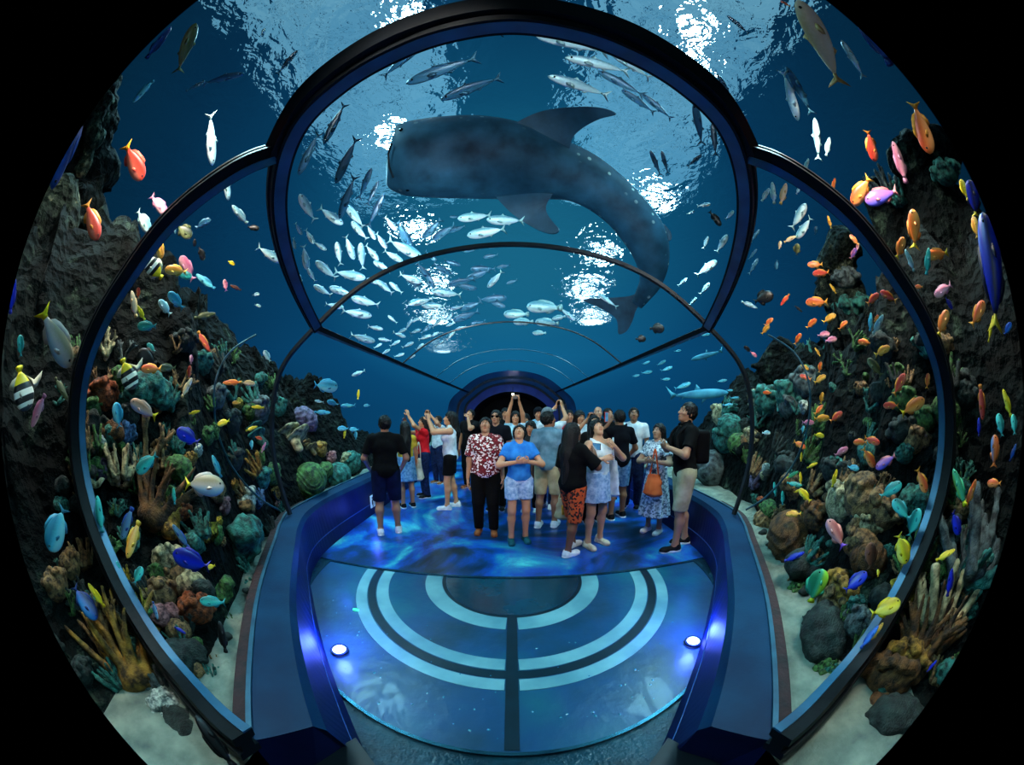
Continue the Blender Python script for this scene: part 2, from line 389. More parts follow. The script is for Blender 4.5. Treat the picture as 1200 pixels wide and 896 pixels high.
# ------------------------------------------------------------------ low walls (ledges) on both sides of the walkway
FL = [(-2.2, 20), (-2.2, 10), (-2.2, 6), (-2.2, 4.5), (-2.2, 3.6), (-2.14, 2.95), (-1.98, 2.5), (-1.72, 2.13), (-1.24, 1.5), (-.9, 1.08), (-.66, .76)]
IL = [(-2.3, 20), (-2.3, 10), (-2.3, 6), (-2.3, 4.6), (-2.3, 3.6), (-2.2, 2.98), (-1.99, 2.5), (-1.71, 2.06), (-1.27, 1.39), (-.92, .93), (-.66, .62)]
OL = [(-2.55, 20), (-2.55, 10), (-2.55, 6), (-2.55, 5.0), (-2.52, 4.0), (-2.43, 2.95), (-2.25, 2.5), (-2.0, 2.1), (-1.54, 1.36), (-1.17, .83), (-.86, .40)]
LZ = .55
def cm2(P, z): return catmull([(p[0], p[1], z) for p in P], 8)
for s, side in ((-1, 'left'), (1, 'right')):
    fl = [Vector((-s * p.x, p.y, 0)) for p in cm2(FL, 0)]; il = [Vector((-s * p.x, p.y, LZ)) for p in cm2(IL, LZ)]; ol = [Vector((-s * p.x, p.y, LZ)) for p in cm2(OL, LZ)]
    n = len(fl); mb = MB()
    ch = [Vector((p.x + (q.x - p.x) * .1, p.y + (q.y - p.y) * .1, LZ - .03)) for p, q in zip(il, ol)]
    top = [Vector((p.x + (q.x - p.x) * .14, p.y + (q.y - p.y) * .14, LZ)) for p, q in zip(il, ol)]
    rows = [fl, il_low := [Vector((a.x, a.y, LZ - .05)) for a in il], top, ol, [Vector((p.x, p.y, -.3)) for p in ol], [Vector((p.x, p.y, -.3)) for p in fl]]
    V = [p for r in rows for p in r]; F = []
    for r in range(6):
        for i in range(n - 1):
            q = (r * n + i, r * n + i + 1, (r + 1) % 6 * n + i + 1, (r + 1) % 6 * n + i); F.append(q if s < 0 else q[::-1])
    cap = tuple(r * n + n - 1 for r in range(6)); F.append(cap if s > 0 else cap[::-1])
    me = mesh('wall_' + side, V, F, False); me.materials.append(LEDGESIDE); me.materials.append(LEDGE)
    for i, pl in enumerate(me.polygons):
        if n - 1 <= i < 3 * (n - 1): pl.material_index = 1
    tag(mobj('wall_' + side, me), 'low navy ledge wall along the %s side of the walkway' % side, 'wall', kind='structure')
    ctr = lambda p: Vector((0, p.y, .3))
    mb = sweep([p + Vector((0, 0, .006)) for p in ol], [(-.008, -.012), (.008, -.012), (.008, .012), (-.008, .012)], lambda p: Vector((p.x, p.y, 0)))
    tag(mobj('trim_%d' % (1 if s < 0 else 2), mb.me('trim'), TRIMM), 'pale metal strip on the %s ledge under the glass' % side, 'trim', kind='structure')
    pl_ = [f + (i - f) * .30 + Vector((-s * -.004, 0, 0)) for f, i in zip(fl, il)]
    mb = MB().tube(pl_, .006, 6); tag(mobj('trim_%d' % (3 if s < 0 else 4), mb.me('trim'), pm('thin_line', '#123a78', '#1a4a8c', rough=.4)), 'thin blue line along the %s ledge wall' % side, 'trim', kind='structure')
    near = [p for p in ol if p.y < 3.4]
    mb = sweep([Vector((p.x + s * .035 , p.y - .02, LZ - .03)) for p in near], [(-.03, -.035), (.03, -.035), (.03, .035), (-.03, .035)], lambda p: Vector((p.x, p.y, 0)))
    tag(mobj('trim_%d' % (5 if s < 0 else 6), mb.me('trim'), RUST), 'dark rusty gasket between %s ledge and sand' % side, 'trim', kind='structure')
# dark plinth where each ledge ends next to the photographer
for s in (-1, 1):
    V = []; P = [(-.66, .74), (-.88, .40), (-.95, .12), (-.30, .12), (-.40, .5)]
    mb = MB(); k = len(P)
    mb.add([(-s * p[0], p[1], -.01) for p in P] + [(-s * p[0] * .97, p[1], .30) for p in P], [tuple(range(k)), tuple(range(2 * k - 1, k - 1, -1))] + [(i, (i + 1) % k, k + (i + 1) % k, k + i) for i in range(k)])
    tag(mobj('wall_end_' + ('left' if s < 0 else 'right'), mb.me('we'), pm('dark_plinth', '#03080f', '#06101a', rough=.5)), 'dark plinth at the near end of the %s ledge' % ('left' if s < 0 else 'right'), 'wall', kind='structure')

# ------------------------------------------------------------------ tunnel ribs
PROF = [(-2.28, .57), (-2.43, 1.12), (-2.44, 1.65), (-2.31, 2.08), (-1.92, 2.45), (-1.38, 2.85), (-.79, 3.07), (0, 3.16)]
PFULL = PROF + [(-x, z) for x, z in PROF[-2::-1]]
def inside_tunnel(x, z):
    if z < .5: return abs(x) < 2.55
    A = [abs(p[0]) for p in PROF]; Z = [p[1] for p in PROF]
    if z >= Z[-1]: return False
    for i in range(len(Z) - 1):
        if Z[i] <= z <= Z[i + 1]:
            return abs(x) < A[i] + (A[i + 1] - A[i]) * (z - Z[i]) / (Z[i + 1] - Z[i])
    return True
def bubble(d): return 1 / math.sqrt((d.x / 2.15) ** 2 + (d.y / 2.15) ** 2 + (d.z / 1.5) ** 2)
def shell(px, py):
    d = ray(px, py); t = .5
    while t < 14 and inside_tunnel(d.x * t, EYE + d.z * t) and EYE + d.z * t > .4: t += .05
    if t * d.y < 2.6: t = min(t, bubble(d) if t * d.y < 1.4 else t)
    return t
AX = lambda p: Vector((0, p.y, 1.5))
def rib(pts, prof, mats, name='trim_7', n=8, ctr=AX):
    return sweep(catmull(pts, n), prof, ctr)
# the thin arch between the two nodes and down to the ledges
arch = [Vector((x, 2.7, z)) for x, z in PFULL]
mb = sweep(catmull(arch, 8), [(-.018, -.02), (.018, -.02), (.018, .02), (-.018, .02)], AX)
tag(mobj('trim_7', mb.me('arch'), THIN), 'thin dark arch rib between the two junctions, just before the crowd', 'rib', kind='structure')
# the two long beams that run from the junctions to the far end
for s in (-1, 1):
    P = [Vector((s * -PROF[4][0], y, PROF[4][1])) for y in (2.7, 5, 8, 12, 15.6)]
    mb = sweep(P, [(-.03, -.035), (.03, -.035), (.03, .035), (-.03, .035)], AX)
    tag(mobj('trim_%d' % (8 if s < 0 else 9), mb.me('beam'), METAL), 'long dark beam running along the %s of the vault' % ('left' if s < 0 else 'right'), 'beam', kind='structure')
    mb = sweep([p + Vector((-s * .012, 0, -.036)) for p in P], [(-.005, -.012), (.005, -.012), (.005, .012), (-.005, .012)], AX)
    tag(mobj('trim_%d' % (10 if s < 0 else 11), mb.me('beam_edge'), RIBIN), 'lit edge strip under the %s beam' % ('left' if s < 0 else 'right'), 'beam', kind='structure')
# the thick ring around the roof window and the side ribs in front of it
ring = [(370, 383, 3.32), (347, 336, 2.85), (329, 278, 2.35), (325, 215, 2.05), (345, 148, 1.82), (400, 92, 1.70), (480, 48, 1.62), (540, 30, 1.58), (600, 23, 1.57)]
RP = [pt(*q) for q in ring]; RP = RP + [Vector((-p.x, p.y, p.z)) for p in RP[-2::-1]]
NPROF = [(-.055, -.05), (-.02, -.05), (-.015, -.03), (.02, -.03), (.025, -.05), (.055, -.05), (.055, .05), (.025, .05), (.02, .03), (-.015, .03), (-.02, .05), (-.055, .05)]
C0 = lambda p: Vector((0, 1.1, 1.5))
tag(mobj('trim_12', sweep(catmull(RP, 10), NPROF, C0).me('ring'), METAL), 'thick black ring rib around the roof window', 'rib', kind='structure')
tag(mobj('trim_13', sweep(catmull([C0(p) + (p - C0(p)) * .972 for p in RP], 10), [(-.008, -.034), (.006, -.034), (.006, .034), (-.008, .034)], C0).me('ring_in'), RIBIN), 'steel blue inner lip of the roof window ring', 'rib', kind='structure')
side = [(318, 180), (285, 193), (240, 222), (195, 262), (150, 322), (118, 375), (97, 430), (90, 480), (92, 540), (105, 600), (128, 660), (160, 722), (205, 787), (250, 838), (290, 872)]
def dside(px, py):
    return bubble(ray(px, py)) * 1.0
SP = [pt(px, py, dside(px, py)) for px, py in side]
SP[0] = pt(318, 180, 1.92)
SP = [p if p.z > .60 else Vector((0, 0, EYE)) + (p - Vector((0, 0, EYE))) * ((EYE - .60) / (EYE - p.z)) for p in SP]
for s in (-1, 1):
    Q = [Vector((-s * p.x, p.y, p.z)) for p in SP]; C1 = lambda p: Vector((0, .4, 1.6))
    tag(mobj('trim_%d' % (14 if s < 0 else 15), sweep(catmull(Q, 8), NPROF, C1).me('side_rib'), METAL), 'thick black side rib sweeping down to the %s ledge' % ('left' if s < 0 else 'right'), 'rib', kind='structure')
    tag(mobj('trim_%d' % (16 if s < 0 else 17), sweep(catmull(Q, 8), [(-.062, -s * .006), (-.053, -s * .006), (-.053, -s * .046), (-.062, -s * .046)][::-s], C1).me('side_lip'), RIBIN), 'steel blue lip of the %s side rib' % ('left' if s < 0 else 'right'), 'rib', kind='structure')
# arch over the camera that carries on from the side ribs
top = [(318, 180, 1.9), (352, 118, 1.76), (410, 68, 1.66), (490, 28, 1.6), (600, 8, 1.58)]
TP = [pt(*q) for q in top]; TP = TP + [Vector((-p.x, p.y, p.z)) for p in TP[-2::-1]]
tag(mobj('trim_18', sweep(catmull(TP, 10), [(-.05, -.03), (.05, -.03), (.05, .03), (-.05, .03)], C0).me('outer_arch'), METAL), 'outer black arch rib joining the two side ribs overhead', 'rib', kind='structure')
# far arches: thin dark roof arch, pale seams in the acrylic
k = 19
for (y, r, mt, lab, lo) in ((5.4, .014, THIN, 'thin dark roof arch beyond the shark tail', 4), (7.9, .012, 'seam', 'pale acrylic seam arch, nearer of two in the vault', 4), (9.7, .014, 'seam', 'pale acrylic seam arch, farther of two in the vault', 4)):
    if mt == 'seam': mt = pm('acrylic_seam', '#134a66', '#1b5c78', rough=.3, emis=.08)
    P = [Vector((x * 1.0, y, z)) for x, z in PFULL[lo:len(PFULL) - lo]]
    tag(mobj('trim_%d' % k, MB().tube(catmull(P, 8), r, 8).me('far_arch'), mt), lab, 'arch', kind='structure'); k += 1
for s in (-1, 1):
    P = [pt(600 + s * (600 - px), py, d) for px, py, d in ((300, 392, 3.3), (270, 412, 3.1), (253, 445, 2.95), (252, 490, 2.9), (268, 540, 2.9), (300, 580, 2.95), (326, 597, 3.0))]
    tag(mobj('trim_%d' % k, MB().tube(catmull(P, 8), .009, 8).me('hoop'), pm('faint_pale_arc', '#072b3a', '#0a3646', rough=.3, emis=.0)), 'faint pale thin arc curving across the %s reef window' % ('left' if s < 0 else 'right'), 'hoop', kind='structure'); k += 1
# solid dark blue vault at the far end, stepping down to the portal
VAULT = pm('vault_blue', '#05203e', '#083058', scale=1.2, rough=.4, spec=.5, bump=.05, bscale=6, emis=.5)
VEDGE = pm('vault_edge', '#02060c', '#030a12', rough=.5)
def hoopring(y0, y1, sc0, sc1, zo=0):
    P0 = catmull([(x * sc0, y0, .0 + z * sc0) for x, z in PFULL], 6); P1 = catmull([(x * sc1, y1, z * sc1) for x, z in PFULL], 6); n = len(P0)
    return MB().add(P0 + P1, [(i, i + 1, n + i + 1, n + i) for i in range(n - 1)])
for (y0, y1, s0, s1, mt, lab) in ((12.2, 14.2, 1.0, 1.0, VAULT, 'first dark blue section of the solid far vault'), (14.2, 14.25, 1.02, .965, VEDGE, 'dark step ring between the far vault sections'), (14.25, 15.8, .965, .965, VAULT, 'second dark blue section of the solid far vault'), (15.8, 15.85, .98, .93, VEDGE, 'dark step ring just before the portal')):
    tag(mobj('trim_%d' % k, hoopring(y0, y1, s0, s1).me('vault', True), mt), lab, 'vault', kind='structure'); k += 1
PORT = pm('portal_blue', '#0a2a74', '#0f3a92', scale=2, rough=.6, emis=.06)
P0 = catmull([(x * .96, 15.85, z * .955) for x, z in PFULL], 6); n = len(P0)
P1 = [Vector((2.1 * math.cos(PI - PI * i / (n - 1)), 15.85, .0 + (.9 if 0 < i < n - 1 else .9) + 1.68 * math.sin(PI * i / (n - 1)))) for i in range(n)]
P1[0].z = P1[-1].z = 0; P0[0].z = P0[-1].z = 0
tag(mobj('wall_back', MB().add(P0 + P1, [(i, i + 1, n + i + 1, n + i) for i in range(n - 1)]).me('portal'), PORT), 'blue end wall around the dark arched portal', 'wall', kind='structure')
mb = MB().add([p for p in P1] + [p + Vector((0, 5, 0)) for p in P1], [(i, i + 1, n + i + 1, n + i) for i in range(n - 1)])
mb.add([p + Vector((0, 5, 0)) for p in P1], [tuple(range(n))])
tag(mobj('wall_passage', mb.me('passage'), BLACK), 'dark passage beyond the arched portal', 'passage', kind='structure')
lp = aty(601, 462, 15.6)
t = tag(empty('ceiling_lamp', lp), 'tiny white lamp hanging at the top of the dark portal', 'lamp')
bm = bmesh.new(); bmesh.ops.create_icosphere(bm, subdivisions=2, radius=.055); me = bpy.data.meshes.new('bulb'); bm.to_mesh(me); bm.free()
mobj('bulb', me, pm('white_bulb', '#fff0d0', '#ffffff', emis=25), t)
mobj('stem', MB().tube([(0, 0, .05), (0, .05, .35)], .012, 6).me('stem'), METAL, t)
mobj('crossbar', MB().box((0, 0, .02), (.5, .02, .02)).me('crossbar'), METAL, t)

# wall lamp + wall sign
def wall_thing(name, p, lab, cat, nx): return tag(empty(name, p), lab, cat)
p = atx(748, 576, 2.22); t = tag(empty('wall_lamp', p), 'bright violet blue lamp set in the right ledge wall', 'lamp')
mobj('lens', MB().box((-.02, 0, 0), (.02, .17, .075)).me('lens'), pm('violet_lens', '#b8b8ff', '#d8d8ff', emis=16, ecol='#6a66ff'), t)
mobj('housing', MB().box((0, 0, 0), (.03, .21, .11)).me('housing'), LAMPRIM, t)
for (x, y, z, e, r, c) in ((1.95, p.y - .05, .32, 26, .05, (.09, .10, 1)), (-1.95, 4.2, .34, 16, .05, (.05, .10, 1)), (1.9, 8, .4, 14, .05, (.08, .2, 1)), (-1.9, 8, .4, 14, .05, (.05, .2, 1)), (-1.75, 2.75, .42, 9, .05, (.03, .09, 1)), (1.8, 2.7, .42, 4, .05, (.03, .09, 1))):
    l = bpy.data.lights.new('blue_wash', 'POINT'); l.energy = e * .42; l.color = c; l.shadow_soft_size = r
    lo = bpy.data.objects.new('blue_wash_light', l); lo.location = (x, y, z); link(lo)
p = atx(437, 586, -2.225); t = tag(empty('wall_sign', p), 'small white pictogram sign on the left ledge wall', 'sign')
mobj('plate', MB().box((.012, 0, 0), (.012, .24, .2)).me('plate'), pm('sign_white', '#a8c8d8', '#c4dce6', rough=.4, emis=.25), t)
mb = MB().box((.0195, -.06, .055), (.004, .035, .035)).box((.0195, -.06, -.01), (.004, .05, .08)).box((.0195, .05, .055), (.004, .035, .035)).box((.0195, .05, -.015), (.004, .03, .09)).box((.0195, 0, .0), (.004, .008, .17)).box((.0195, -.05, -.07), (.004, .02, .04)).box((.0195, .06, -.075), (.004, .02, .03))
mobj('pictogram', mb.me('pictogram'), pm('sign_navy', '#0c2438', '#12304a', rough=.5), t)
# water drops on the near floor
dr = MB()
for i in range(520):
    a = random.uniform(PI * 1.02, PI * 1.98); r = random.uniform(.7, 1.88); x = r * math.cos(a); y = DC[1] + r * math.sin(a)
    if y < .25 or random.random() < (y - .6) * .6: continue
    q = random.uniform(.003, .010); z = .004 if r < DR else -.012
    V = [(x + q * math.cos(t * PI / 4), y + q * random.uniform(.6, 1.5) * math.sin(t * PI / 4), z) for t in range(8)]
    dr.add(V + [(x + (v[0] - x) * .6, y + (v[1] - y) * .6, z + q * .35) for v in V], [(t, (t + 1) % 8, 8 + (t + 1) % 8, 8 + t) for t in range(8)] + [tuple(range(8, 16))])
tag(mobj('water_drops', dr.me('water_drops', True), pm('water_drop', '#2a6a80', '#3a8298', rough=.05, spec=1.0)), 'water drops scattered over the near wet floor', 'water', kind='stuff')

# ------------------------------------------------------------------ water surface, skylights and lamps over the tank
m, nt = newmat('water_surface'); L = nt.links.new
tc = nd(nt, 'ShaderNodeTexCoord')
n1 = nd(nt, 'ShaderNodeTexNoise', inp={'Scale': .55, 'Detail': 4.0, 'Distortion': .8}); L(tc.outputs['Object'], n1.inputs['Vector'])
n2 = nd(nt, 'ShaderNodeTexNoise', inp={'Scale': 2.4, 'Detail': 3.0, 'Distortion': .5}); L(tc.outputs['Object'], n2.inputs['Vector'])
b1 = nd(nt, 'ShaderNodeBump', inp={'Strength': 1.0, 'Distance': 1.1}); L(n1.outputs['Fac'], b1.inputs['Height'])
b2 = nd(nt, 'ShaderNodeBump', inp={'Strength': 1.0, 'Distance': .28}); L(n2.outputs['Fac'], b2.inputs['Height']); L(b1.outputs[0], b2.inputs['Normal'])
rf = nd(nt, 'ShaderNodeBsdfRefraction', inp={'IOR': 1.18, 'Roughness': .03, 'Color': c4((.55, .90, 1.0))}); L(b2.outputs[0], rf.inputs['Normal'])
ge = nd(nt, 'ShaderNodeNewGeometry')
nv = nd(nt, 'ShaderNodeVectorMath', operation='NORMALIZE'); L(ge.outputs['Position'], nv.inputs[0])
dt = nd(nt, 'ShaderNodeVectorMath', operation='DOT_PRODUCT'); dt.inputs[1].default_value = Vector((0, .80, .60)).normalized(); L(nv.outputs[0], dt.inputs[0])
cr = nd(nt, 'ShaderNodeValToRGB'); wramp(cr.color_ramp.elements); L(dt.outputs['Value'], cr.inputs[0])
em = nd(nt, 'ShaderNodeEmission', inp={'Strength': 1.0}); L(cr.outputs[0], em.inputs[0])  # water haze painted as emission, taking over with distance
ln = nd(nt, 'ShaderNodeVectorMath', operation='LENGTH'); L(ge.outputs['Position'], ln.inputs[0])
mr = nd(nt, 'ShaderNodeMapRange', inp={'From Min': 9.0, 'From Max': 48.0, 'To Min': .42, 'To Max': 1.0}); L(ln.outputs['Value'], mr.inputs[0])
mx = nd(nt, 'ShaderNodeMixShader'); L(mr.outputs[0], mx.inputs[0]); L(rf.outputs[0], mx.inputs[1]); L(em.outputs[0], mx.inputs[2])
o = nd(nt, 'ShaderNodeOutputMaterial'); L(mx.outputs[0], o.inputs[0])
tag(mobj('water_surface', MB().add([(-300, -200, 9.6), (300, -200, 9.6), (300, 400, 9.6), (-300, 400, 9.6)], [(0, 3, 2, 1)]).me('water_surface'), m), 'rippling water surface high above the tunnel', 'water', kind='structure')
SKYL = pm('skylight_glow', '#6aa6c4', '#b4dcea', scale=.22, emis=.95, lo=.25, hi=.75)
for s in (-1, 1):
    t = tag(empty('ceiling_skylight', (s * 5.9, 3.5, 16)), 'long paned skylight over the %s of the tank' % ('left' if s < 0 else 'right'), 'skylight', kind='structure')
    for i in range(9):
        for jx in range(3):
            x0 = -3.2 + jx * 2.2; y0 = -11.5 + i * 2.6
            mobj('pane', MB().add([(x0, y0, 0), (x0 + 2.13, y0, 0), (x0 + 2.13, y0 + 2.52, 0), (x0, y0 + 2.52, 0)], [(0, 1, 2, 3)]).me('pane'), SKYL, t)
tag(mobj('ceiling', MB().add([(-300, -200, 17), (300, -200, 17), (300, 400, 17), (-300, 400, 17)], [(0, 1, 2, 3)]).me('roof'), pm('hall_roof', '#0a2a3c', '#10384c', scale=.2, rough=.9, emis=.5)), 'dim roof of the hall above the water', 'ceiling', kind='structure')
BULB = pm('hall_lamp_glow', '#f4fbff', '#ffffff', emis=45)
def hall_lamp(px, py, r, lab):
    p = atz(px, py, 14.5); t = tag(empty('hall_lamp', p), lab, 'lamp', 'lamps over the tank')
    mb = MB(); n = 20; V = [(math.cos(k * 2 * PI / n) * r, math.sin(k * 2 * PI / n) * r, 0) for k in range(n)]
    mobj('diffuser', mb.add(V, [tuple(range(n))]).me('diffuser'), BULB, t)
    mb = MB(); mb.add([(v[0] * 1.05, v[1] * 1.05, .01) for v in V] + [(v[0] * .3, v[1] * .3, r * .8) for v in V], [(i, (i + 1) % n, n + (i + 1) % n, n + i) for i in range(n)] + [tuple(range(n, 2 * n))])
    mobj('reflector', mb.me('reflector'), METAL, t)
    mobj('cable', MB().tube([(0, 0, r * .7), (0, 0, 2.52)], .03, 6).me('cable'), METAL, t)
for px, py, r, lab in ((485, 6, 0.46, 'bright lamp glowing through the water at top, left of the ring rib'), (803, 20, 0.46, 'bright lamp glowing through the water at top right of the ring rib'), (806, 60, 0.31, 'lamp glow just under the top right glow'),
                       (492, 243, 0.59, 'round lamp glow under the head of the whale shark'), (463, 140, 0.43, 'small lamp glow by the snout of the whale shark'), (762, 205, 0.56, 'lamp glow behind the back of the whale shark'),
                       (512, 305, 0.62, 'upper lamp glow over the shoal at centre left'), (514, 345, 0.81, 'middle lamp glow over the shoal at centre left'), (520, 385, 1.12, 'lowest lamp glow over the shoal at centre left'),
                       (700, 270, 0.62, 'lamp glow inside the curve of the shark tail'), (685, 312, 0.81, 'lamp glow above the shark tail fin'), (692, 345, 0.99, 'lamp glow beside the shark tail fin')):
    hall_lamp(px, py, r, lab)
# light that comes down through the water, reef spotlights, house lights
def spot(name, loc, tgt, energy, col, ang=100, r=.4, blend=.6):
    l = bpy.data.lights.new(name, 'SPOT'); l.energy = energy; l.color = col; l.spot_size = math.radians(ang); l.spot_blend = blend; l.shadow_soft_size = r
    o = bpy.data.objects.new(name, l); o.location = loc; o.rotation_euler = (Vector(tgt) - Vector(loc)).to_track_quat('-Z', 'Y').to_euler(); return link(o)
for s in (-1, 1):
    spot('tank_light', (s * 5, 2, 9.2), (s * 4.5, 2.5, 0), 2600, (.35, .85, 1.0), 130, 1.0)
    spot('tank_light', (s * 5, 8, 9.2), (s * 4, 8, 0), 2600, (.30, .80, 1.0), 130, 1.0)
    spot('reef_spot', (s * 2.0, .75, 3.9), (s * 3.3, 1.9, .9), 330, (1, .92, .78), 120, .3)
    spot('reef_spot', (s * 2.4, -.6, 3.8), (s * 3.4, .2, 1.2), 32, (.9, .95, .85), 110, .3)
    spot('reef_spot', (s * 2.9, 4.2, 4.4), (s * 4.0, 4.8, .8), 240, (.6, .95, 1), 110, .3)
spot('school_spot', (-.9, 2.6, 3.9), (-2.2, 6.5, 4.4), 380, (.75, .95, 1.0), 95, .3)
spot('school_spot', (.9, 2.6, 3.9), (2.2, 6.5, 4.4), 260, (.75, .95, 1.0), 95, .3)
spot('top_fish_spot', (0, -1.2, 3.9), (0, 2.6, 7.5), 500, (.85, .97, 1.0), 110, .3)
spot('crowd_spot', (-.4, -.6, 2.95), (-.2, 5.2, 1.55), 620, (1.0, .97, .92), 44, .2, 1.0)
spot('crowd_spot', (1.2, 1.3, 2.95), (.4, 5.4, 1.4), 110, (.9, .97, 1.0), 85, .15, .8)
spot('crowd_spot', (-.9, 4.6, 3.0), (0, 7.6, 1.4), 100, (.8, .95, 1.0), 100, .15, .8)
spot('vault_light', (0, 11.8, 1.8), (0, 14.4, 3.2), 60, (.15, .45, 1.0), 120, .2)
l = bpy.data.lights.new('house_light', 'POINT'); l.energy = 14; l.color = (.55, .85, 1.0); l.shadow_soft_size = .3
lo = bpy.data.objects.new('house_light', l); lo.location = (0, -.9, 2.3); link(lo)
# ------------------------------------------------------------------ reef: sand bed, rock slopes, pinnacles
LREEF = [(-3, .95), (0, 1.02), (.33, 1.18), (.6, 1.34), (1.1, 1.62), (1.9, 2.12), (2.8, 2.5), (4, 2.72), (5.6, 2.85), (9, 3.3), (20, 4)]
RREEF = [(-3, .95), (.0, 1.0), (.3, 1.25), (.45, 1.42), (.7, 1.55), (1.13, 1.86), (1.9, 2.3), (3.1, 2.9), (3.8, 3.05), (4.8, 3.2), (9, 3.5), (20, 4)]
LTOP = [(-3, 1.6), (-.5, 2.4), (.3, 2.7), (1.3, 2.45), (2.1, 2.4), (2.9, 2.05), (4, 1.9), (5.2, 1.75), (6.4, 1.15), (7.6, .75), (9, .5), (20, .45)]
RTOP = [(-3, 1.6), (-.5, 2.4), (.3, 2.7), (1.3, 2.1), (2.4, 1.95), (3.2, 2.2), (4.6, 2.0), (5.4, 1.4), (6.5, 1.0), (8, .6), (9, .5), (20, .45)]
ip = lambda T, y: np.interp(y, [p[0] for p in T], [p[1] for p in T])
OLx = lambda y: np.interp(y, [p[1] for p in OL][::-1], [-p[0] for p in OL][::-1])
def rockmat(name, dark, mid, crust, sc):
    m, nt = newmat(name); L = nt.links.new; tc = nd(nt, 'ShaderNodeTexCoord')
    a = nd(nt, 'ShaderNodeTexNoise', inp={'Scale': sc, 'Detail': 8.0, 'Roughness': .72}); L(tc.outputs['Object'], a.inputs['Vector'])
    r = nd(nt, 'ShaderNodeValToRGB'); e = r.color_ramp.elements; e[0].position = .42; e[0].color = c4(H(dark)); e[1].position = .70; e[1].color = c4(H(crust)); q = e.new(.57); q.color = c4(H(mid)); L(a.outputs['Fac'], r.inputs[0])
    v = nd(nt, 'ShaderNodeTexVoronoi', inp={'Scale': sc * 3.2}); L(tc.outputs['Object'], v.inputs['Vector'])
    k = nd(nt, 'ShaderNodeTexNoise', inp={'Scale': sc * 5, 'Detail': 6.0}); L(tc.outputs['Object'], k.inputs['Vector'])
    mx = nd(nt, 'ShaderNodeMath', operation='ADD'); L(v.outputs['Distance'], mx.inputs[0]); L(k.outputs['Fac'], mx.inputs[1])
    b1 = nd(nt, 'ShaderNodeBump', inp={'Strength': 1.0, 'Distance': .09}); L(mx.outputs[0], b1.inputs['Height'])
    b = nd(nt, 'ShaderNodeBsdfPrincipled', inp={'Roughness': .95, 'Specular IOR Level': .12}); L(r.outputs[0], b.inputs['Base Color']); L(b1.outputs[0], b.inputs['Normal'])
    o = nd(nt, 'ShaderNodeOutputMaterial'); L(b.outputs[0], o.inputs[0]); MATS[name] = m; return m
ROCK = rockmat('reef_rock', '#010303', '#081110', '#3a4a3c', 3.2)
ROCK2 = rockmat('reef_rock_pale', '#060c0b', '#2a352c', '#8a8c70', 4.5)
ROCK3 = pm('reef_rock_brown', '#100d0a', '#4a3a28', scale=6, rough=.9, bump=1.0, bscale=24, lo=.36, hi=.7)
REEFBVH = {}
for s, side, RB, RT in ((-1, 'left', LREEF, LTOP), (1, 'right', RREEF, RTOP)):
    ys = np.concatenate([np.arange(-2.2, 6.5, .045), np.arange(6.5, 8.8, .1)]); us = np.concatenate([np.arange(-.12, 2.6, .04), np.arange(2.6, 6.5, .2)])
    Y, U = np.meshgrid(ys, us, indexing='ij')
    X = ip(RB, Y) + U; P = np.stack([X * s, Y, np.zeros_like(X)], -1)
    t = np.clip(U / (1.0 + .5 * np.clip(vnoise(P, .9), -1, 1)), 0, 1)
    prof = np.sin(t * PI / 2) ** .9
    n1 = fbm(P, 1.1, 4); n2 = 1 - 2 * np.abs(vnoise(P + 5, 3.1)); n3 = fbm(P + 9, 6, 3)
    Z = .44 + (ip(RT, Y) - .44) * prof * (1 + .22 * n1) + t * (.22 * n2 + .16 * n3 + .05 * fbm(P + 3, 14, 2)) + np.clip(U, 0, .15) * .8
    dx = .22 * fbm(P + 31, 2.3, 3) * t
    rho = np.hypot(X, np.minimum(Y, 9)); near = np.clip((2.9 - Y) / .5, 0, 1)
    cap = np.where(rho < 2.3, 1.65 - 1.5 * np.sqrt(np.clip(1 - (rho / 2.3) ** 2, 0, 1)) - .10, 1.55 + (rho - 2.3) * 2.4)
    Z = np.where(near > 0, np.minimum(Z, cap * near + Z * (1 - near)), Z)
    Z = np.maximum(Z, .43)
    V = np.stack([s * (X + dx), Y + .18 * fbm(P + 57, 2.3, 3) * t, Z], -1).reshape(-1, 3); ny = len(us); F = []
    i, j = np.meshgrid(np.arange(len(ys) - 1), np.arange(len(us) - 1), indexing='ij'); a = (i * ny + j).ravel()
    F = np.stack([a, a + ny, a + ny + 1, a + 1], 1)
    if s < 0: F = F[:, ::-1]
    me = mesh('reef_slope', V, F)
    tag(mobj('reef_slope', me, ROCK), 'dark lumpy rock slope of the reef on the %s of the tunnel' % side, 'reef', kind='structure')
    REEFBVH[s] = BVHTree.FromPolygons([Vector(v) for v in V.tolist()], F.tolist())
    ys = np.arange(-2.4, 18, .09); us = np.linspace(0, 1, 14); Y, U = np.meshgrid(ys, us, indexing='ij')
    x0 = OLx(Y) + .02; x1 = ip(RB, Y) + .5; X = x0 + (x1 - x0) * U; P = np.stack([X, Y, 0 * X], -1)
    Z = .47 + .035 * fbm(P, 2.2, 3) + .02 * U
    V = np.stack([s * X, Y, Z], -1).reshape(-1, 3); ny = 14
    i, j = np.meshgrid(np.arange(len(ys) - 1), np.arange(13), indexing='ij'); a = (i * ny + j).ravel(); F = np.stack([a, a + ny, a + ny + 1, a + 1], 1)
    if s < 0: F = F[:, ::-1]
    tag(mobj('sand_bed', mesh('sand_bed', V, F), SAND), 'pale sand strip along the foot of the %s reef' % side, 'sand', kind='structure')
m, nt = newmat('deep_bed'); L = nt.links.new
ge = nd(nt, 'ShaderNodeNewGeometry'); nv = nd(nt, 'ShaderNodeVectorMath', operation='NORMALIZE'); L(ge.outputs['Position'], nv.inputs[0])
